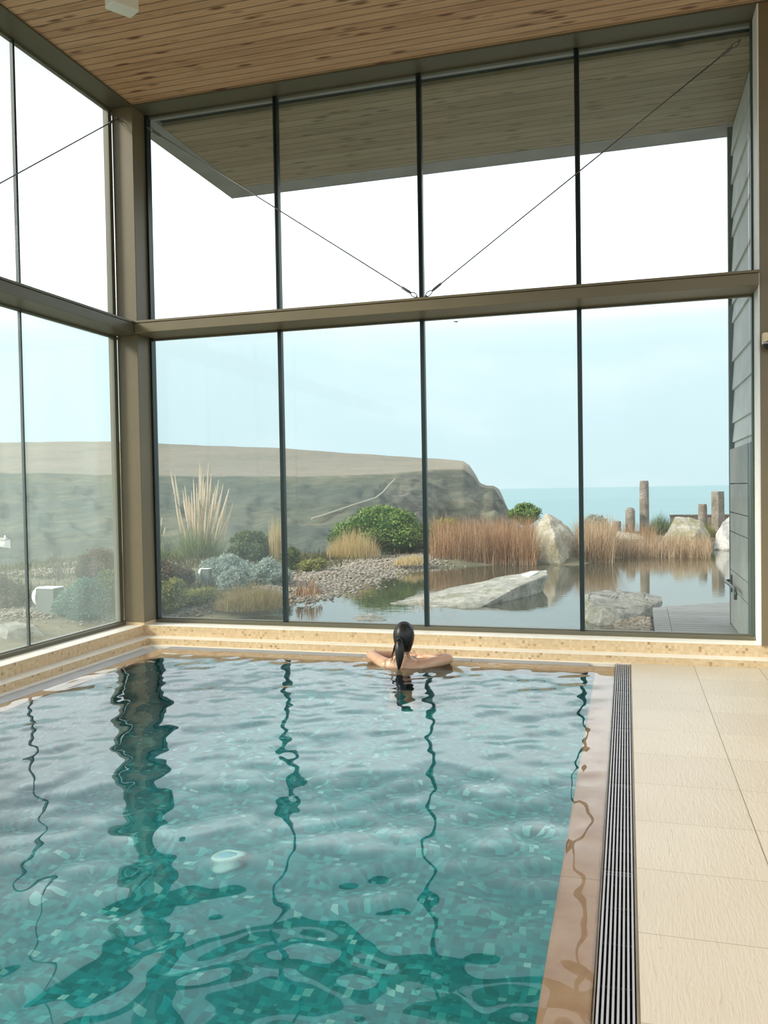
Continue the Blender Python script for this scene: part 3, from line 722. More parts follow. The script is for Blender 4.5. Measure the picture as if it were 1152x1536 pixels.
house(-9, 11, 803, 819, 'white house low in the valley, leftmost and cut by the photo edge')
house(10, 27, 805, 818, 'white house low in the valley just left of the first mullion')

# ================================================================== ROCKS
import bmesh
def rock(name, pts, mat, label, cat='rock', cuts=3, amp=.03, group=None, seed=0, freq=2.2):
    bm = bmesh.new()
    for p in pts: bm.verts.new(p)
    bmesh.ops.convex_hull(bm, input=list(bm.verts))
    loose = [v for v in bm.verts if not v.link_faces]
    if loose: bmesh.ops.delete(bm, geom=loose, context='VERTS')
    bmesh.ops.triangulate(bm, faces=list(bm.faces))
    for _ in range(cuts):
        bmesh.ops.subdivide_edges(bm, edges=list(bm.edges), cuts=1, use_grid_fill=True)
        bmesh.ops.triangulate(bm, faces=list(bm.faces))
    for _ in range(1): bmesh.ops.smooth_vert(bm, verts=list(bm.verts), factor=.5, use_axis_x=True, use_axis_y=True, use_axis_z=True)
    bm.normal_update()
    for v in bm.verts:
        q = v.co*freq + Vector((seed*3.1, seed*1.7, 0)); v.co += v.normal*(noise.fractal(q, 1.0, 2.0, 5)*amp + (noise.cell(q*1.3)-.5)*amp*.35)
    base = (sum(p[0] for p in pts)/len(pts), sum(p[1] for p in pts)/len(pts), min(p[2] for p in pts))
    me = bpy.data.meshes.new(name); bm.to_mesh(me); bm.free(); me.transform(Matrix.Translation((-base[0], -base[1], -base[2])))
    me.materials.append(MAT[mat]); me.polygons.foreach_set('use_smooth', [True]*len(me.polygons))
    o = bpy.data.objects.new(name, me); COL.objects.link(o); o.location = base
    try:
        mod = o.modifiers.new('facets', 'EDGE_SPLIT'); mod.split_angle = math.radians(32)
    except Exception: pass
    return tag(o, label, cat, group)
def A3(l): return [tuple(at(u, v, y)) for u, v, y in l]
# standing boulder
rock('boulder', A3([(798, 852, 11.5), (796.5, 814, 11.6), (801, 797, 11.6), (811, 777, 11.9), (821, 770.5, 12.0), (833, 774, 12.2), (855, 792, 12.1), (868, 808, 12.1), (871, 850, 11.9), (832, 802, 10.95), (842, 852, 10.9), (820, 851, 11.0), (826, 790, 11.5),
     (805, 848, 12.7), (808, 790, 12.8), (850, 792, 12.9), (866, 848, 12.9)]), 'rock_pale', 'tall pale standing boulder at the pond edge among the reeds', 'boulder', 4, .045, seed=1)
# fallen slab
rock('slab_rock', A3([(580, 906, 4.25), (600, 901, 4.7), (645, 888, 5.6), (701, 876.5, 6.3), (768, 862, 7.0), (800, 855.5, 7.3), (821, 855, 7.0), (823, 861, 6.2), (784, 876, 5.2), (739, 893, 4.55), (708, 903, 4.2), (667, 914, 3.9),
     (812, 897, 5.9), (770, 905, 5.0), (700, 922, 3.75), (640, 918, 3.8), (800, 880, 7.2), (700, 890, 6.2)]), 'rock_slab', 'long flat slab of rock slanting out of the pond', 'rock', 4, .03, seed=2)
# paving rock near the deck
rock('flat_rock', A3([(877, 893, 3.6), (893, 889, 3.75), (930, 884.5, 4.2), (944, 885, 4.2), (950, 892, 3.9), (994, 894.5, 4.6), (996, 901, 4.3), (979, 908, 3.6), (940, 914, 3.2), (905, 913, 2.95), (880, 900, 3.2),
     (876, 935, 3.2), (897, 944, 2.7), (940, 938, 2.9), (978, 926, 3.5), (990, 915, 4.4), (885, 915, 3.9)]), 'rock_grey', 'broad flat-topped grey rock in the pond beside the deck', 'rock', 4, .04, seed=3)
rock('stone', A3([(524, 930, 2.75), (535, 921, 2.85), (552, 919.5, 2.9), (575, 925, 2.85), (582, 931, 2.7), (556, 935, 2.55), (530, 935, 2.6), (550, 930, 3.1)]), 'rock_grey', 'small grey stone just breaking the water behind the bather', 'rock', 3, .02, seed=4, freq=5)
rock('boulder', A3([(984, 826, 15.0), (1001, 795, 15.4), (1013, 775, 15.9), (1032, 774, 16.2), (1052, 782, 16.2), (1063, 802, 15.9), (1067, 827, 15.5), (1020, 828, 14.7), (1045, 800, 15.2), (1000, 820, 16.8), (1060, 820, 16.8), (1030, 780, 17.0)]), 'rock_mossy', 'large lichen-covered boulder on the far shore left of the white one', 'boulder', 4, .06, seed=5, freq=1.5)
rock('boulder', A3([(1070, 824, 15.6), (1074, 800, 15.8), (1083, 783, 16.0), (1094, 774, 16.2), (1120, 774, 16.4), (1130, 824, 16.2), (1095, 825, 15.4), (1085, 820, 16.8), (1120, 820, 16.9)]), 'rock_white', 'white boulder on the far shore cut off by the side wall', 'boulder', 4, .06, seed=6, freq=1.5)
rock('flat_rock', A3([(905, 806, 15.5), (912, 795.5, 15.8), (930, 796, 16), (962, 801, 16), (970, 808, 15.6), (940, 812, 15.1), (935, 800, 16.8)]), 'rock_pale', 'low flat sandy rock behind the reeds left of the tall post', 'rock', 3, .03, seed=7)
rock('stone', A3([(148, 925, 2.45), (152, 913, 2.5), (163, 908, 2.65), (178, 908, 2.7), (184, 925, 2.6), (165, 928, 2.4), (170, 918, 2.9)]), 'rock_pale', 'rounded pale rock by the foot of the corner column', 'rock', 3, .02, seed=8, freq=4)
q = [(528, 845, 552, 837), (562, 843, 571, 837.5), (578, 842, 590, 835.5), (516, 850, 527, 845.5)]
wl = ['white stone on the pebble bank below the straw grass, largest of four', 'white stone on the pebble bank, second from the right of four', 'white stone on the pebble bank, rightmost of four', 'white stone on the pebble bank, leftmost of four']
for i, (u0, vb, u1, vt) in enumerate(q):
    Y0 = 12.0; um = (u0+u1)/2
    rock('stone', A3([(u0, vb, Y0), (u1, vb, Y0), (u0+2, (vb+vt)/2, Y0+.1), (um-3, vt, Y0+.2), (um+4, vt+1, Y0+.25), (u1, (vb+vt)/2+1, Y0+.1), (um, vb+1, Y0-.15), (um, vb, Y0+.5)]), 'rock_white', wl[i], 'stone', 3, .02, 'white stones on the pebble bank', seed=20+i, freq=4)
# pale slab of ground seen through the left pane
p = onz(15, 953, -.12)
rock('flat_rock', [(p[0]-.55, p[1]-.2, -.2), (p[0]+.22, p[1]-.35, -.2), (p[0]+.35, p[1]+.25, -.2), (p[0]-.3, p[1]+.5, -.2), (p[0]-.5, p[1]-.1, -.02), (p[0]+.15, p[1]-.2, -.02), (p[0]+.2, p[1]+.2, -.02), (p[0]-.25, p[1]+.4, -.02)], 'rock_grey', 'pale flat stone outside the left pane by the photo edge', 'rock', 3, .015, seed=30, freq=3)
# white plaque on the slab
pl = A3([(783, 863.5, 6.35), (797, 858.5, 6.85), (807, 859.5, 6.7), (794, 866, 6.1)])
mb = MB(); n_ = len(pl); mb.add(pl + [(x, y, z+.02) for x, y, z in pl], [(3, 2, 1, 0), (4, 5, 6, 7), (0, 1, 5, 4), (1, 2, 6, 5), (2, 3, 7, 6), (3, 0, 4, 7)])
tag(mb.build('sheet', 'white_dome', None, pl[0]), 'small white sheet lying on the upper end of the slab rock', 'sheet')

# ================================================================== PEBBLES
def pebbles(n, sampler, label, r0, r1, seed):
    rg = np.random.default_rng(seed); mb = MB(); k = 0; tries = 0
    ico_v = [(0, 0, 1), (.9, 0, .3), (.28, .85, .3), (-.73, .53, .3), (-.73, -.53, .3), (.28, -.85, .3), (.5, .5, -.5), (-.5, .5, -.5), (-.5, -.5, -.5), (.5, -.5, -.5)]
    ico_f = [(0, 1, 2), (0, 2, 3), (0, 3, 4), (0, 4, 5), (0, 5, 1), (1, 6, 2), (2, 7, 3), (2, 6, 7), (3, 8, 4), (3, 7, 8), (4, 8, 5), (5, 9, 1), (5, 8, 9), (1, 9, 6), (6, 9, 8, 7)]
    P = sampler(rg, n); Zg = ground_z(P)
    for (x, y), z in zip(P, Zg):
        r = r0+(r1-r0)*rg.random()**2; a = rg.uniform(0, 6.28); ca, sa = math.cos(a), math.sin(a); sx = rg.uniform(.8, 1.4)
        mb.add([(x+r*(sx*vx*ca-vy*sa), y+r*(sx*vx*sa+vy*ca), max(z, ZP-.01)+r*.3+r*.6*vz) for vx, vy, vz in ico_v], ico_f)
    o = mb.build('pebbles', 'pebble', smooth=True); tag(o, label, 'pebbles', None, 'stuff'); return o
def near_line(px, spread):
    pts = np.array([onz(u, v, ZP)[:2] for u, v in px])
    def f(rg, n):
        i = rg.integers(0, len(pts)-1, n); t = rg.random(n); b = pts[i]+(pts[i+1]-pts[i])*t[:, None]
        return b + rg.normal(0, 1, (n, 2))*np.array(spread)
    return f
pebbles(6500, near_line([(445, 893), (480, 886), (520, 868), (560, 856), (600, 848), (640, 846)], (.35, .8)), 'bank of pale pebbles between the pond and the straw grass', .018, .05, 1)
pebbles(4500, near_line([(200, 930), (250, 918), (300, 912), (350, 905), (425, 893)], (.35, .45)), 'grey shingle strip along the near left shore of the pond', .014, .04, 2)
pebbles(2200, near_line([(20, 940), (90, 930), (150, 926), (200, 922)], (.3, .35)), 'shingle outside the left glass around the lamp', .012, .035, 3)
def rect(x0, x1, y0, y1): return lambda rg, n: np.stack([rg.uniform(x0, x1, n), rg.uniform(y0, y1, n)], -1)
dd = onz(960, 940, ZP)
pebbles(900, lambda rg, n: np.stack([rg.uniform(dd[0]-.28, xl, n), rg.uniform(1.9, 3.2, n)], -1), 'gravel patch between the flat rock and the deck', .015, .04, 4)
for o in list(COL.objects):
    if o.name == 'pebbles.003': o.location.z += .05
pebbles(500, near_line([(40, 872), (100, 868), (170, 862)], (.3, .3)), 'row of pale stones beyond the left shrubs', .03, .08, 5)

# ================================================================== PLANTS
def blades(P, h, w, lean, seed, droop=.25, seg=3, hj=.3, dome=0.0):
    """many tapering curved blades rooted at P (n,3)"""
    rg = np.random.default_rng(seed); mb = MB(); P = np.array(P, float); pcn = P[:, :2].mean(0); psp = np.abs(P[:, :2]-pcn).max(0)+1e-6
    for p in P:
        rr_ = min(1.0, float((((p[:2]-pcn)/psp)**2).sum())); hh = h*(1-hj+2*hj*rg.random())*(1-dome*rr_); a = rg.uniform(0, 6.28); l = abs(rg.normal(0, lean))*(2.6 if rg.random() < .12 else 1); dx, dy = math.cos(a)*l, math.sin(a)*l
        b = rg.uniform(0, 3.14); wx, wy = math.cos(b)*w, math.sin(b)*w; vs = []
        for k in range(seg+1):
            t = k/seg; ww = 1-t*.92; q = (p[0]+dx*hh*t**1.6, p[1]+dy*hh*t**1.6, p[2]+hh*(t-droop*l*t*t))
            vs += [(q[0]-wx*ww, q[1]-wy*ww, q[2]), (q[0]+wx*ww, q[1]+wy*ww, q[2])]
        mb.add(vs, [(2*k, 2*k+1, 2*k+3, 2*k+2) for k in range(seg)], 0, float(rg.random()))
    return mb
def scatter(n, c, rx, ry, seed, z=None):
    rg = np.random.default_rng(seed); a = rg.uniform(0, 6.28, n); r = np.sqrt(rg.random(n)); P = np.stack([c[0]+rx*r*np.cos(a), c[1]+ry*r*np.sin(a)], -1)
    zz = np.maximum(ground_z(P), ZP-.05) if z is None else np.full(n, z)
    return np.column_stack([P, zz])
def leafcloud(c, r, n, ls, seed, lobes=7, flat=0.0):
    """a lobed crown: leaves over a handful of overlapping rounded clumps, with cores painted dark as shaded twigs inside"""
    rg = np.random.default_rng(seed); mb = MB(); c = np.array(c, float); r = np.array(r, float); L = [(c, r*.86)]
    for i in range(lobes*2):
        d = rg.normal(0, 1, 3); d[2] = abs(d[2])*.9-.15; d /= np.linalg.norm(d); s_ = rg.uniform(.26, .42)
        L.append((c+d*r*(1.02-s_*.8), np.array([r[0], r[1], max(r[2], .6*r[0])])*s_))
    for q, s_ in L: mb.ell(q, s_*.84, 10, 6); mb.tint[-56:] = [.05]*len(mb.tint[-56:])  # cores get the darkest tint, standing for shade among the twigs
    wt_ = np.array([1.5]+[.5]*(len(L)-1)); wt_ /= wt_.sum()
    for k in range(n):
        q, s_ = L[rg.choice(len(L), p=wt_)]; d = rg.normal(0, 1, 3); d /= np.linalg.norm(d)
        if d[2] < -.35: d[2] *= -1
        p = q + d*s_*rg.uniform(.84, 1.06); t1 = np.cross(d, rg.normal(0, 1, 3)); t1 /= np.linalg.norm(t1)+1e-9; t1 = t1*.7+d*rg.uniform(0, 1.0); t2 = np.cross(d, t1); t2 /= np.linalg.norm(t2)+1e-9; l = ls*rg.uniform(.6, 1.3)
        mb.add([p, p+t1*l*.45+t2*l*.24, p+t1*l, p+t1*l*.45-t2*l*.24], [(0, 1, 2, 3)], 0, float(np.clip(rg.normal(.5, .28)+.25*d[2], 0, 1)))  # upward-facing leaves tinted lighter, light from above put into the colour
    return mb
def stand(u, v, Y):
    q = onz(u, v, -.10)[1]
    return float(q) if q < 13.2 and u < 655 else Y
def bush(name, u0, u1, vt, vb, Y, mat, label, cat='bush', n=2600, ls=.06, seed=0, depth=.8, lobes=7, group=None, stems=True):
    Y = stand((u0+u1)/2, vb, Y); a, b = at(u0, vb, Y), at(u1, vb, Y); top = at((u0+u1)/2, vt, Y); cx = (a[0]+b[0])/2; w = abs(b[0]-a[0])/2; h = top[2]-min(a[2], b[2])
    z0 = min(a[2], b[2]); c = (cx, Y, z0+h*.30); t = empty(name, (cx, Y, z0), label, cat, group)
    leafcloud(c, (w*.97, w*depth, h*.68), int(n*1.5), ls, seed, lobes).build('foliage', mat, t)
    if stems:
        mb = MB(); rg = np.random.default_rng(seed+5)
        for k in range(5):
            e = rg.normal(0, .25, 2)*w; mb.tube([(cx+e[0]*.3, Y+e[1]*.3, min(z0-.12, float(ground_z([(cx, Y)])[0])-.02)), (cx+e[0]*.6, Y+e[1]*.6, z0+h*.25), (cx+e[0], Y+e[1], z0+h*.55)], [.02, .015, .008], 6)
        mb.build('stem', 'twig', t)
    return t
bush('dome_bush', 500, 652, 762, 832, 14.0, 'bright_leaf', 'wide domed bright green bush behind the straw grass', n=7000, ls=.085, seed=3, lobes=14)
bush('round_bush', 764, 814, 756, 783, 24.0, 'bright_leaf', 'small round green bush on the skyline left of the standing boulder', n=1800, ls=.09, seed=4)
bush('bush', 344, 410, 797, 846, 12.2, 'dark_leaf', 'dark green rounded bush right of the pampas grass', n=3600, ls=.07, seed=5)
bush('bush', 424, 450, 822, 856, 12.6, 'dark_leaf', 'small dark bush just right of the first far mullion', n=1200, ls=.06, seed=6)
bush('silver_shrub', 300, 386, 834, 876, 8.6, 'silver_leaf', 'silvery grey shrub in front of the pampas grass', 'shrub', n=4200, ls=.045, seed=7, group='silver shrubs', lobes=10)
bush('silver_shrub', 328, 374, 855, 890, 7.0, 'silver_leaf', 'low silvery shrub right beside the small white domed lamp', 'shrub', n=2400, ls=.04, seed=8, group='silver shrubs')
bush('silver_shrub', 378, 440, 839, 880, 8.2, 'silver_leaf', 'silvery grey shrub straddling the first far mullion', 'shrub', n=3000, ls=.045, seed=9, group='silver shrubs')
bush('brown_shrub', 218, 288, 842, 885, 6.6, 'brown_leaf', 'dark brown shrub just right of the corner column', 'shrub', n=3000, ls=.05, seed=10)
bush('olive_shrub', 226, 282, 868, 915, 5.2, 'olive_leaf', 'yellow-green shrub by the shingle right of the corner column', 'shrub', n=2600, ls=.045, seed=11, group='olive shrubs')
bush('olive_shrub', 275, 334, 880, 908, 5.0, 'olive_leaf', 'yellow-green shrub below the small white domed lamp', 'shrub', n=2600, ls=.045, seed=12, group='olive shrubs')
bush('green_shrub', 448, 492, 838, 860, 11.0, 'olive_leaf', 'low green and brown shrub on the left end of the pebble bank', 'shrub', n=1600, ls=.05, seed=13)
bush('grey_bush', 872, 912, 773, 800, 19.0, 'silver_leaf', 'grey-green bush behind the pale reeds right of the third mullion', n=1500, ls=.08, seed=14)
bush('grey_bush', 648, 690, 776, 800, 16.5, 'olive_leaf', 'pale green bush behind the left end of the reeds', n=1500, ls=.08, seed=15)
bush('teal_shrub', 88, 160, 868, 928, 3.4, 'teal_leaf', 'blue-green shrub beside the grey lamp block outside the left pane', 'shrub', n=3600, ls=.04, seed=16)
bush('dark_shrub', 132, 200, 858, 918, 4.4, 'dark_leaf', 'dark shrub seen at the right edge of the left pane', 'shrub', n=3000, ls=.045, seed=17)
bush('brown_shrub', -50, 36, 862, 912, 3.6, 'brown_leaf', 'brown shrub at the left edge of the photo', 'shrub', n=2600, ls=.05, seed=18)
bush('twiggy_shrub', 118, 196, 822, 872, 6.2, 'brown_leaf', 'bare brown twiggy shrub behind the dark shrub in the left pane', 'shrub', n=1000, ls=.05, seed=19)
# leaning bare twigs in the left pane
p0 = at(88, 872, 5.0); mb = MB(); rg = np.random.default_rng(4)
for k in range(16):
    e = at(88+rg.uniform(-28, 30), 872-rg.uniform(25, 62), 5.0+rg.uniform(-.2, .2)); m_ = (np.array(p0)+e)/2 + rg.normal(0, .03, 3); mb.tube([p0, m_, e], [.008, .006, .002], 5)
tag(mb.build('bare_shrub', 'twig', None, tuple(p0)), 'bare leafless twigs above the white domed lamp in the left pane', 'shrub')
# narrow white ledge
p0, p1 = at(138, 831, 9.0), at(178, 835, 9.0)
t = empty('bench', (float(p0[0]), 9.0, float(p0[2])-.5), 'white topped bench far behind the twiggy shrub in the left pane', 'bench')
mb = MB(); mb.add([(p0[0], 9, p0[2]-.035), (p1[0], 9, p1[2]-.035), (p1[0], 9.35, p1[2]-.035), (p0[0], 9.35, p0[2]-.035), (p0[0], 9, p0[2]), (p1[0], 9, p1[2]), (p1[0], 9.35, p1[2]), (p0[0], 9.35, p0[2])], [(3, 2, 1, 0), (4, 5, 6, 7), (0, 1, 5, 4), (1, 2, 6, 5), (2, 3, 7, 6), (3, 0, 4, 7)]); mb.build('top', 'house', t)
for xx in (p0[0]+.04, p1[0]-.04):
    zg = float(ground_z([(xx, 9.15)])[0]); mb = MB(); mb.box(xx-.03, xx+.03, 9.05, 9.3, zg, p0[2]-.03 if xx < (p0[0]+p1[0])/2 else p1[2]-.03); mb.build('leg', 'twig', t)
# pampas grass
pc = at(298, 852, 10.6); zc = float(pc[2])
t = empty('pampas_grass', tuple(pc), 'tall pampas grass with cream feathery plumes right of the corner column', 'grass')
blades(scatter(1500, pc, .5, .4, 31, zc), .95, .008, .62, 32, .6).build('leaves', 'pampas_leaf', t)
rg = np.random.default_rng(12)
tips = [(309, 760), (327, 752), (288, 770), (300, 772), (318, 768), (274, 748), (283, 742), (340, 756), (256, 706), (262, 712), (262, 745), (274, 735), (277, 728), (287, 735), (290, 716), (300, 693), (313, 692), (302, 700), (317, 710), (308, 722), (295, 728), (328, 719), (324, 728), (335, 726), (343, 733), (344, 733), (341, 740), (350, 753), (305, 712), (312, 730), (320, 738), (298, 738), (285, 752), (292, 748), (330, 742), (338, 750), (346, 766), (310, 745), (303, 752), (316, 756), (268, 760), (281, 765), (297, 762), (333, 764), (325, 770)]
for k, (u, v) in enumerate(tips):
    Yk = 10.6 + rg.uniform(-.35, .35); e = at(u, v, Yk); bx_ = pc[0] + (e[0]-pc[0])*.35 + rg.normal(0, .05); b0 = np.array([bx_, 10.6+(Yk-10.6)*.5, zc-.02])
    L = e-b0; s0 = b0 + L*.55; curve = np.array([(e[0]-b0[0])*.05, 0, 0])
    mb = MB(); mb.tube([b0, b0+L*.3-curve, s0-curve*.6, b0+L*.8], [.006, .005, .004, .003], 5)
    st = mb.build('stem', 'pampas_stem', t)
    mb = MB(); n_f = 90; plen = min(rg.uniform(.75, 1.15), np.linalg.norm(L)*.66)
    ax = L/np.linalg.norm(L)
    mb.tube([e-ax*plen, e-ax*plen*.75, e-ax*plen*.45, e-ax*plen*.15, e], [.006, .020, .024, .012, .002], 7)
    for q in range(n_f):
        tt = rg.random(); b = e-ax*plen*(1-tt*.9); d = rg.normal(0, 1, 3); d[2] = abs(d[2])*.3; d -= ax*(d@ax); d /= np.linalg.norm(d)+1e-9; ln = .13*(1-.5*tt)
        tp = b+ax*ln+d*.045*(1-.6*tt); sd2 = np.cross(ax, d)*.005; mb.add([b-sd2, b+sd2, tp], [(0, 1, 2)], 0, float(rg.random()))
    mb.build('plume', 'plume', st)
t2c = at(236, 850, 8.6)
t = empty('pampas_grass', tuple(t2c), 'small pampas clump with two low plumes touching the corner column', 'grass')
blades(scatter(300, t2c, .2, .2, 33, float(t2c[2])), .5, .007, .5, 34, .5).build('leaves', 'pampas_leaf', t)
for (u, v) in ((240, 778), (246, 776), (251, 790)):
    e = at(u-3, v, 8.6); L = e-t2c; ax = L/np.linalg.norm(L); mb = MB(); mb.tube([t2c, t2c+L*.5, e], [.005, .004, .003], 5); st = mb.build('stem', 'pampas_stem', t)
    mb = MB(); mb.tube([e-ax*.2, e-ax*.14, e-ax*.05, e], [.006, .016, .014, .002], 6); mb.build('plume', 'plume', st)
# low ground cover over the left bank
rg = np.random.default_rng(77); Q = np.stack([rg.uniform(-9, .2, 16000), rg.uniform(2.6, 12.8, 16000)], -1); sdq = pond_sd(Q); Q = Q[(sdq > .75) & ((Q[:, 0] > -9) )]
Q = Q[np.array([noise.noise(Vector((a*.7, b*.7, 4))) > -.18 for a, b in Q])]
P = np.column_stack([Q, ground_z(Q)-.01])
tag(blades(P, .15, .012, .9, 78, .5, 2, .5).build('groundcover', 'cover'), 'low green groundcover over the garden left of the pond', 'groundcover', None, 'stuff')
# other grasses
def grass(name, u0, u1, vt, vb, Y, dY, n, w, lean, mat, label, seed, cat='grass', kind=None, group=None, hj=.3, z=None):
    Y = stand((u0+u1)/2, vb, Y); a, b = at(u0, vb, Y), at(u1, vb, Y); h = at((u0+u1)/2, vt, Y)[2]-a[2]; c = ((a[0]+b[0])/2, Y); P = scatter(n, c, abs(b[0]-a[0])/2, dY, seed, z if z is not None else float((a[2]+b[2])/2))
    o = blades(P, h/(1+hj*.75), w, lean, seed+1, .35, 3, hj, .15 if lean < .1 else .6).build(name, mat, None, (float(c[0]), float(Y), float(a[2]))); return tag(o, label, cat, group, kind)
grass('straw_grass', 492, 570, 782, 840, 12.6, .5, 1500, .006, .30, 'straw', 'fan of straw-coloured grass in front of the domed green bush', 41)
grass('tall_grass', 406, 427, 772, 846, 11.6, .25, 420, .006, .06, 'straw', 'narrow upright tuft of blond grass left of the first far mullion', 43)
grass('rust_grass', 326, 428, 868, 910, 4.7, .55, 2200, .005, .5, 'rust', 'low mound of rusty green grass beside the shingle', 45)
grass('ginger_grass', 592, 642, 828, 846, 12.9, .4, 700, .008, .5, 'straw', 'low ginger grass on the right end of the pebble bank', 47)
grass('dark_grass', 972, 1010, 764, 802, 17.6, .5, 700, .009, .25, 'dark_leaf', 'dark green grass tuft right behind the tall post', 49)
grass('dark_grass', 1044, 1076, 778, 806, 17.2, .4, 400, .009, .25, 'olive_leaf', 'olive grass between the two far boulders', 51)
grass('dry_stems', 444, 482, 856, 892, 7.9, .3, 160, .005, .35, 'reed', 'sparse dry stems standing in the water left of the pebble bank', 53)
grass('dry_stems', 612, 664, 880, 918, 4.2, .25, 34, .003, .3, 'reed_pale', 'thin bent stems in the water beside the second mullion', 55)
def reed_bed(u0, u1, vt, vb, y0, y1, n, mat, label, seed, w=.0055, lean=.28, top=None):
    rg = np.random.default_rng(seed); P = []
    while len(P) < n:
        k = rg.random(); u = u0+(u1-u0)*rg.random(); Y = y0+(y1-y0)*k; p = at(u, vb, y0); q = at(u, vb, Y); P.append((q[0], Y, ZP-.03+.1*k))
    h0 = at((u0+u1)/2, vt, (y0+y1)/2)[2]-ZP
    mb = blades(P, h0/1.28, w, lean, seed+1, .3, 4, .42)
    return tag(mb.build('reeds', mat, None, tuple(map(float, P[0]))), label, 'reeds', None, 'stuff')
reed_bed(646, 806, 776, 847, 10.7, 13.6, 8000, 'reed', 'thick bed of red-brown reeds left of the standing boulder', 61)
reed_bed(866, 922, 778, 843, 11.4, 14.8, 4400, 'reed_pale', 'bed of pale tan reeds right of the third mullion', 63)
reed_bed(905, 1066, 803, 835, 12.9, 14.9, 5200, 'reed_pale', 'low tan reeds along the far shore below the posts', 65)
reed_bed(935, 985, 782, 832, 15.6, 16.6, 700, 'reed', 'rusty reeds at the foot of the tall post', 67)

# ================================================================== POSTS, RAIL
def post(u0, u1, vt, vb, Y, label, top='flat', square=False, seed=0):
    a, b, tp = at(u0, vb, Y), at(u1, vb, Y), at((u0+u1)/2, vt, Y); r = abs(b[0]-a[0])/2; cx = (a[0]+b[0])/2; z0 = min(float(a[2]), ZP); z1 = float(tp[2]); mb = MB()
    z0 = min(z0, float(ground_z([(cx, Y)])[0]))-.05
    if square:
        m2 = MB(); c, s = math.cos(.75), math.sin(.75); k = r*.72*1.0
        mb.loft([[(cx+(px*c-py*s)*k*f_, Y+(px*s+py*c)*k*f_, z) for px, py in ((-1, -1), (1, -1), (1, 1), (-1, 1))] for z, f_ in ((z0, 1), (z1-.02, .98), (z1, .93))])
    else:
        prof = [(r, z0-z0), (r*1.0, (z1-z0)*.5), (r*.97, (z1-z0)*.9)] + ([(r*.9, z1-z0-.02), (r*.8, z1-z0)] if top == 'flat' else [(r*.85, (z1-z0)*.95), (r*.5, (z1-z0)*.99), (r*.1, z1-z0)])
        mb.lathe(prof, (cx, Y, z0), 18)
    return tag(mb.build('wooden_post', 'post', None, (float(cx), float(Y), z0), bevel=.01), label, 'post', 'weathered posts on the far shore')
post(959.5, 974, 721, 792, 18.3, 'tall round weathered post on the far shore')
post(938, 953, 761, 795, 18.0, 'short post with rounded top left of the tall post', 'round')
post(919, 932, 781.5, 797, 17.8, 'stubby low post, leftmost of the far shore posts')
post(1067, 1087, 737, 790, 18.4, 'thick squared post behind the white boulder', square=True)
post(1047, 1061, 756, 790, 18.5, 'short broken-topped post left of the squared post')
# plank wall behind the boulders
pA, pB = at(1005, 773, 18.9), at(1100, 773, 18.9)
t = empty('fence', (float(pA[0]), 18.9, float(ground_z([(pA[0], 18.9)])[0])), 'low plank fence behind the far boulders', 'fence')
zf = float(ground_z([((pA[0]+pB[0])/2, 18.9)])[0])
mb = MB(); mb.box(pA[0], pB[0]+.6, 18.88, 18.93, zf-.1, float(pA[2])-.02); mb.build('board_panel', 'post', t)
mb = MB(); mb.box(pA[0]-.02, pB[0]+.6, 18.85, 18.96, float(pA[2])-.02, float(pA[2])+.02); mb.build('rail', 'post', t)

# ================================================================== GARDEN LAMPS
def dome_lamp(u, v, Y, s, label):
    p = at(u, v, Y); x, y, z = map(float, p); t = empty('garden_lamp', (x, y, z), label, 'lamp', 'white domed garden lamps')
    mb = MB(); mb.box(x, x+s*1.25, y-s*.5, y+s*.5, min(z, float(ground_z([(x, y)])[0])-.01), z+s*1.75); bk = mb.build('block', 'lamp_stone', t, bevel=.01*s)
    mb = MB(); mb.box(x-.02*s, x+s*1.27, y-s*.52, y+s*.52, z+s*1.75, z+s*1.80); mb.build('cap', 'white_dome', bk)
    vs, fs = [], []; nu, nv = 14, 9
    for j in range(nv+1):
        ph = math.pi*j/nv
        for i in range(nu+1):
            th = -math.pi/2 + math.pi*i/nu; vs.append((x - s*.52*math.sin(ph)*math.cos(th)+.01*s, y + s*.5*math.sin(ph)*math.sin(th), z+s*1.22-s*.58*math.cos(ph)))
    for j in range(nv):
        for i in range(nu): fs.append((j*(nu+1)+i, j*(nu+1)+i+1, (j+1)*(nu+1)+i+1, (j+1)*(nu+1)+i))
    mb = MB(); mb.add(vs, fs); o = mb.build('dome', 'white_dome', t, smooth=True); so = o.modifiers.new('shell', 'SOLIDIFY'); so.thickness = .012
dome_lamp(63, 924, 1.6, .215, 'white domed lamp against a grey stone block outside the left pane')
dome_lamp(304, 871, 4.9, .115, 'small white domed lamp among the silvery shrubs')
# gull
p = at(684, 483, 60.0); mb = MB(); s_ = .13
mb.add([(p[0]-s_*2, 60, p[2]+s_*.3), (p[0]-s_*.6, 59.9, p[2]+.02), (p[0], 60, p[2]-s_*.25), (p[0]+s_*.6, 59.9, p[2]+.02), (p[0]+s_*2, 60, p[2]+s_*.4), (p[0], 60.3, p[2]+s_*.2), (p[0], 59.7, p[2]+s_*.2)], [(0, 1, 5), (0, 1, 6), (1, 2, 6), (1, 2, 5), (2, 3, 5), (2, 3, 6), (3, 4, 5), (3, 4, 6)])
tag(mb.build('bird', 'bird', None, tuple(map(float, p))), 'tiny grey bird in the sky under the far transom', 'bird')

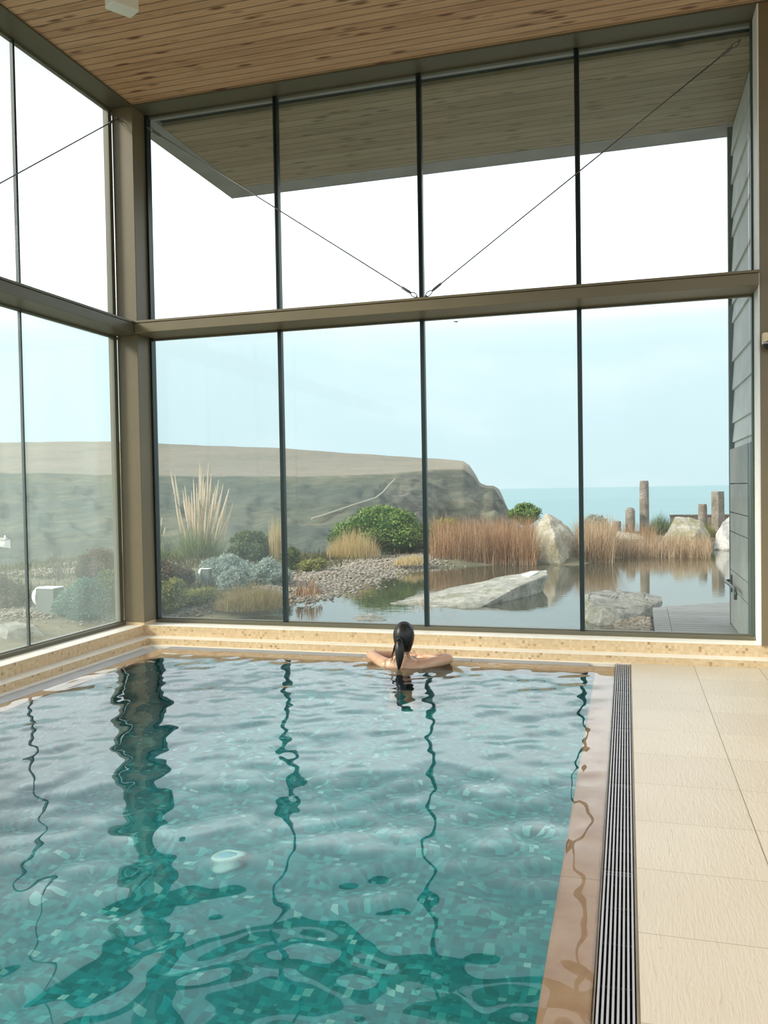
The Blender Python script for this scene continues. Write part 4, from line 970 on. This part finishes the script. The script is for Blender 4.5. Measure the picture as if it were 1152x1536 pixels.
# ================================================================== THE BATHER
HX, HY = 3.165, -.955
person = empty('person', (HX, HY+.02, PD), 'person with wet black ponytail leaning folded arms on the far pool edge', 'person')
def ring(cx, cy, z, rx, ry, n=20, p=2.3):
    out = []
    for k in range(n):
        t = 2*math.pi*k/n; c, s = math.cos(t), math.sin(t); out.append((cx+rx*abs(c)**(2/p)*(1 if c > 0 else -1), cy+ry*abs(s)**(2/p)*(1 if s > 0 else -1), z))
    return out
TORSO = [(-.72, .085, .085), (-.66, .165, .105), (-.58, .175, .112), (-.48, .160, .102), (-.38, .135, .088), (-.30, .130, .086), (-.20, .145, .096), (-.10, .160, .102), (-.03, .168, .096), (.02, .172, .082), (.055, .150, .070), (.085, .085, .058), (.11, .052, .052)]
TY = -.945
body = MB()
body.loft([ring(HX, TY, z, rx, ry) for z, rx, ry in TORSO])
body.tube([(HX, TY+.005, .06), (HX, TY+.015, .12), (HX+.004, TY+.025, .19)], [.058, .050, .050], 16)
# head: skull, jaw, nose, ears (faces outwards, turned a little to the right)
hc = Vector((HX+.008, TY+.03, .268)); fd = Vector((.30, .95, 0)).normalized(); sdv = Vector((fd.y, -fd.x, 0))
def hp(r, f, z): q = hc + sdv*r + fd*f; return (q.x, q.y, q.z+z)
body.ell(hc, (.076, .093, .105), 20, 14); body.ell(hp(0, .030, -.055), (.056, .062, .062), 16, 10)
body.tube([hp(0, .085, .015), hp(0, .100, -.012), hp(0, .108, -.022), hp(0, .092, -.032)], [.008, .011, .013, .008], 8)
body.ell(hp(0, .086, -.058), (.024, .010, .006), 10, 6); body.ell(hp(0, .085, -.067), (.022, .010, .006), 10, 6)
for s_ in (-1, 1): body.ell(hp(.076*s_, -.005, -.012), (.012, .020, .030), 10, 8)
# arms: shoulder - elbow - wrist, forearms folded inwards on the coping
ARM = {-1: [(HX-.135, TY, .010), (HX-.20, TY+.055, .025), (HX-.275, TY+.12, .045), (HX-.335, TY+.185, .052), (HX-.325, TY+.235, .046), (HX-.24, TY+.295, .041), (HX-.15, TY+.345, .036), (HX-.10, TY+.365, .034)],
       1: [(HX+.140, TY, .010), (HX+.21, TY+.045, .024), (HX+.29, TY+.10, .042), (HX+.360, TY+.155, .052), (HX+.352, TY+.205, .046), (HX+.265, TY+.255, .042), (HX+.16, TY+.295, .038), (HX+.11, TY+.315, .036)]}
for s_, pts in ARM.items():
    body.tube(pts, [.062, .050, .044, .042, .043, .038, .030, .025], 16)
    body.ell(pts[0], (.068, .060, .055), 14, 10); body.ell(pts[3], (.043, .043, .042), 12, 8)
    # hand: palm and five fingers lying on the ledge stone
    w = Vector(pts[-1]); dr = (w-Vector(pts[-2])).normalized(); dr.z = 0; dr.normalize(); sd_ = Vector((-dr.y, dr.x, 0))*s_
    body.tube([w-dr*.01, w+dr*.03, w+dr*.075], [.024, .033, .032], 12, squash=.5)
    for k, (off, ln) in enumerate(((-.026, .062), (-.009, .074), (.009, .069), (.026, .055))):
        b = w+dr*.068+sd_*off; body.tube([b, b+dr*ln*.45+Vector((0, 0, .006)), b+dr*ln*.8+Vector((0, 0, -.002)), b+dr*ln+Vector((0, 0, -.010))], [.0085, .0082, .0075, .006], 8)
    b = w+dr*.02-sd_*.024; d2 = (dr-sd_*.9).normalized(); body.tube([b, b+d2*.030, b+d2*.055+dr*.006], [.011, .0095, .007], 8)
# legs standing on the pool floor
for s_ in (-1, 1):
    x = HX+.085*s_; body.tube([(x, TY, -.62), (x, TY, -.70), (x-.005*s_, TY+.0, -.90), (x-.005*s_, TY-.005, -.96), (x, TY-.012, -1.05), (x, TY-.01, -1.19)], [.085, .080, .055, .050, .050, .034], 16)
    body.tube([(x, TY-.04, -1.222), (x, TY+.02, -1.215), (x+.01*s_, TY+.10, -1.232)], [.030, .034, .018], 12, squash=.8)
bo = body.build('body', 'skin', person, smooth=True)
rm = bo.modifiers.new('skin_join', 'REMESH'); rm.mode = 'VOXEL'; rm.voxel_size = .0045; rm.use_smooth_shade = True
sm = bo.modifiers.new('skin_smooth', 'SMOOTH'); sm.factor = .5; sm.iterations = 5
# hair
hair = MB()
N_, M_ = 28, 16; vs, fs = [], []
for j in range(M_+1):
    ph = math.pi*j/M_
    for i in range(N_):
        th = 2*math.pi*i/N_; d = sdv*math.cos(th)*math.sin(ph) + fd*math.sin(th)*math.sin(ph) + Vector((0, 0, math.cos(ph)))
        f_ = d.dot(fd); r = Vector((.094, .106, .116)); low = max(0, -d.z)
        k = 1.0 if not (f_ > .25 and d.z < .55) else .90
        q = Vector((d.x*r.x*k, d.y*r.y*k, d.z*r.z*(1.0+.42*low*(1 if f_ < .3 else 0))))
        q += d*(.0022*math.sin(th*19) )
        vs.append(hc+q)
for j in range(M_):
    for i in range(N_): fs.append((j*N_+i, j*N_+(i+1) % N_, (j+1)*N_+(i+1) % N_, (j+1)*N_+i))
hair.add(vs, fs); ho = hair.build('hair', 'hair', person, smooth=True)
pt = Vector((HX+.0, TY-.085, .225))
mb = MB(); mb.tube([pt+Vector((0, .03, .02)), pt+Vector((0, -.012, -.01)), pt+Vector((.003, -.022, -.06)), pt+Vector((.004, -.028, -.12)), pt+Vector((-.002, -.026, -.175)), pt+Vector((-.006, -.024, -.235))], [.03, .036, .040, .034, .022, .005], 14)
tail = mb.build('ponytail', 'hair', ho, smooth=True)
mb = MB(); mb.tube([pt+Vector((.024*math.cos(a), -.014, .012+.024*math.sin(a))) for a in np.linspace(0, 6.283, 15)], .008, 8, cap=False); mb.build('hair_tie', 'swim', ho, smooth=True)
for k, (x0, z0, x1, z1) in enumerate(((-.055, .19, -.085, .05), (-.06, .20, -.066, .07), (-.05, .18, -.075, .055), (.06, .2, .085, .085), (.05, .18, .07, .09))):
    mb = MB(); mb.tube([(HX+x0, TY-.02, z0), (HX+(x0+x1)/2-.008, TY-.06, (z0+z1)/2), (HX+x1, TY-.078, z1)], [.005, .004, .0015], 6)
    mb.build('loose_strand', 'hair', ho, smooth=True)
# swimsuit below the water line
mb = MB(); n_ = 20; rr = [ring(HX, TY, z, rx+.006, ry+.006) for z, rx, ry in TORSO if -.70 < z < -.12]
vs = [p for r in rr for p in r]; mb.add(vs, [(i*n_+k, i*n_+(k+1) % n_, (i+1)*n_+(k+1) % n_, (i+1)*n_+k) for i in range(len(rr)-1) for k in range(n_)])
so = mb.build('swimsuit', 'swim', person, smooth=True); sl = so.modifiers.new('cloth', 'SOLIDIFY'); sl.thickness = .003

for o in list(COL.objects):
    if '_o' in o: del o['_o']
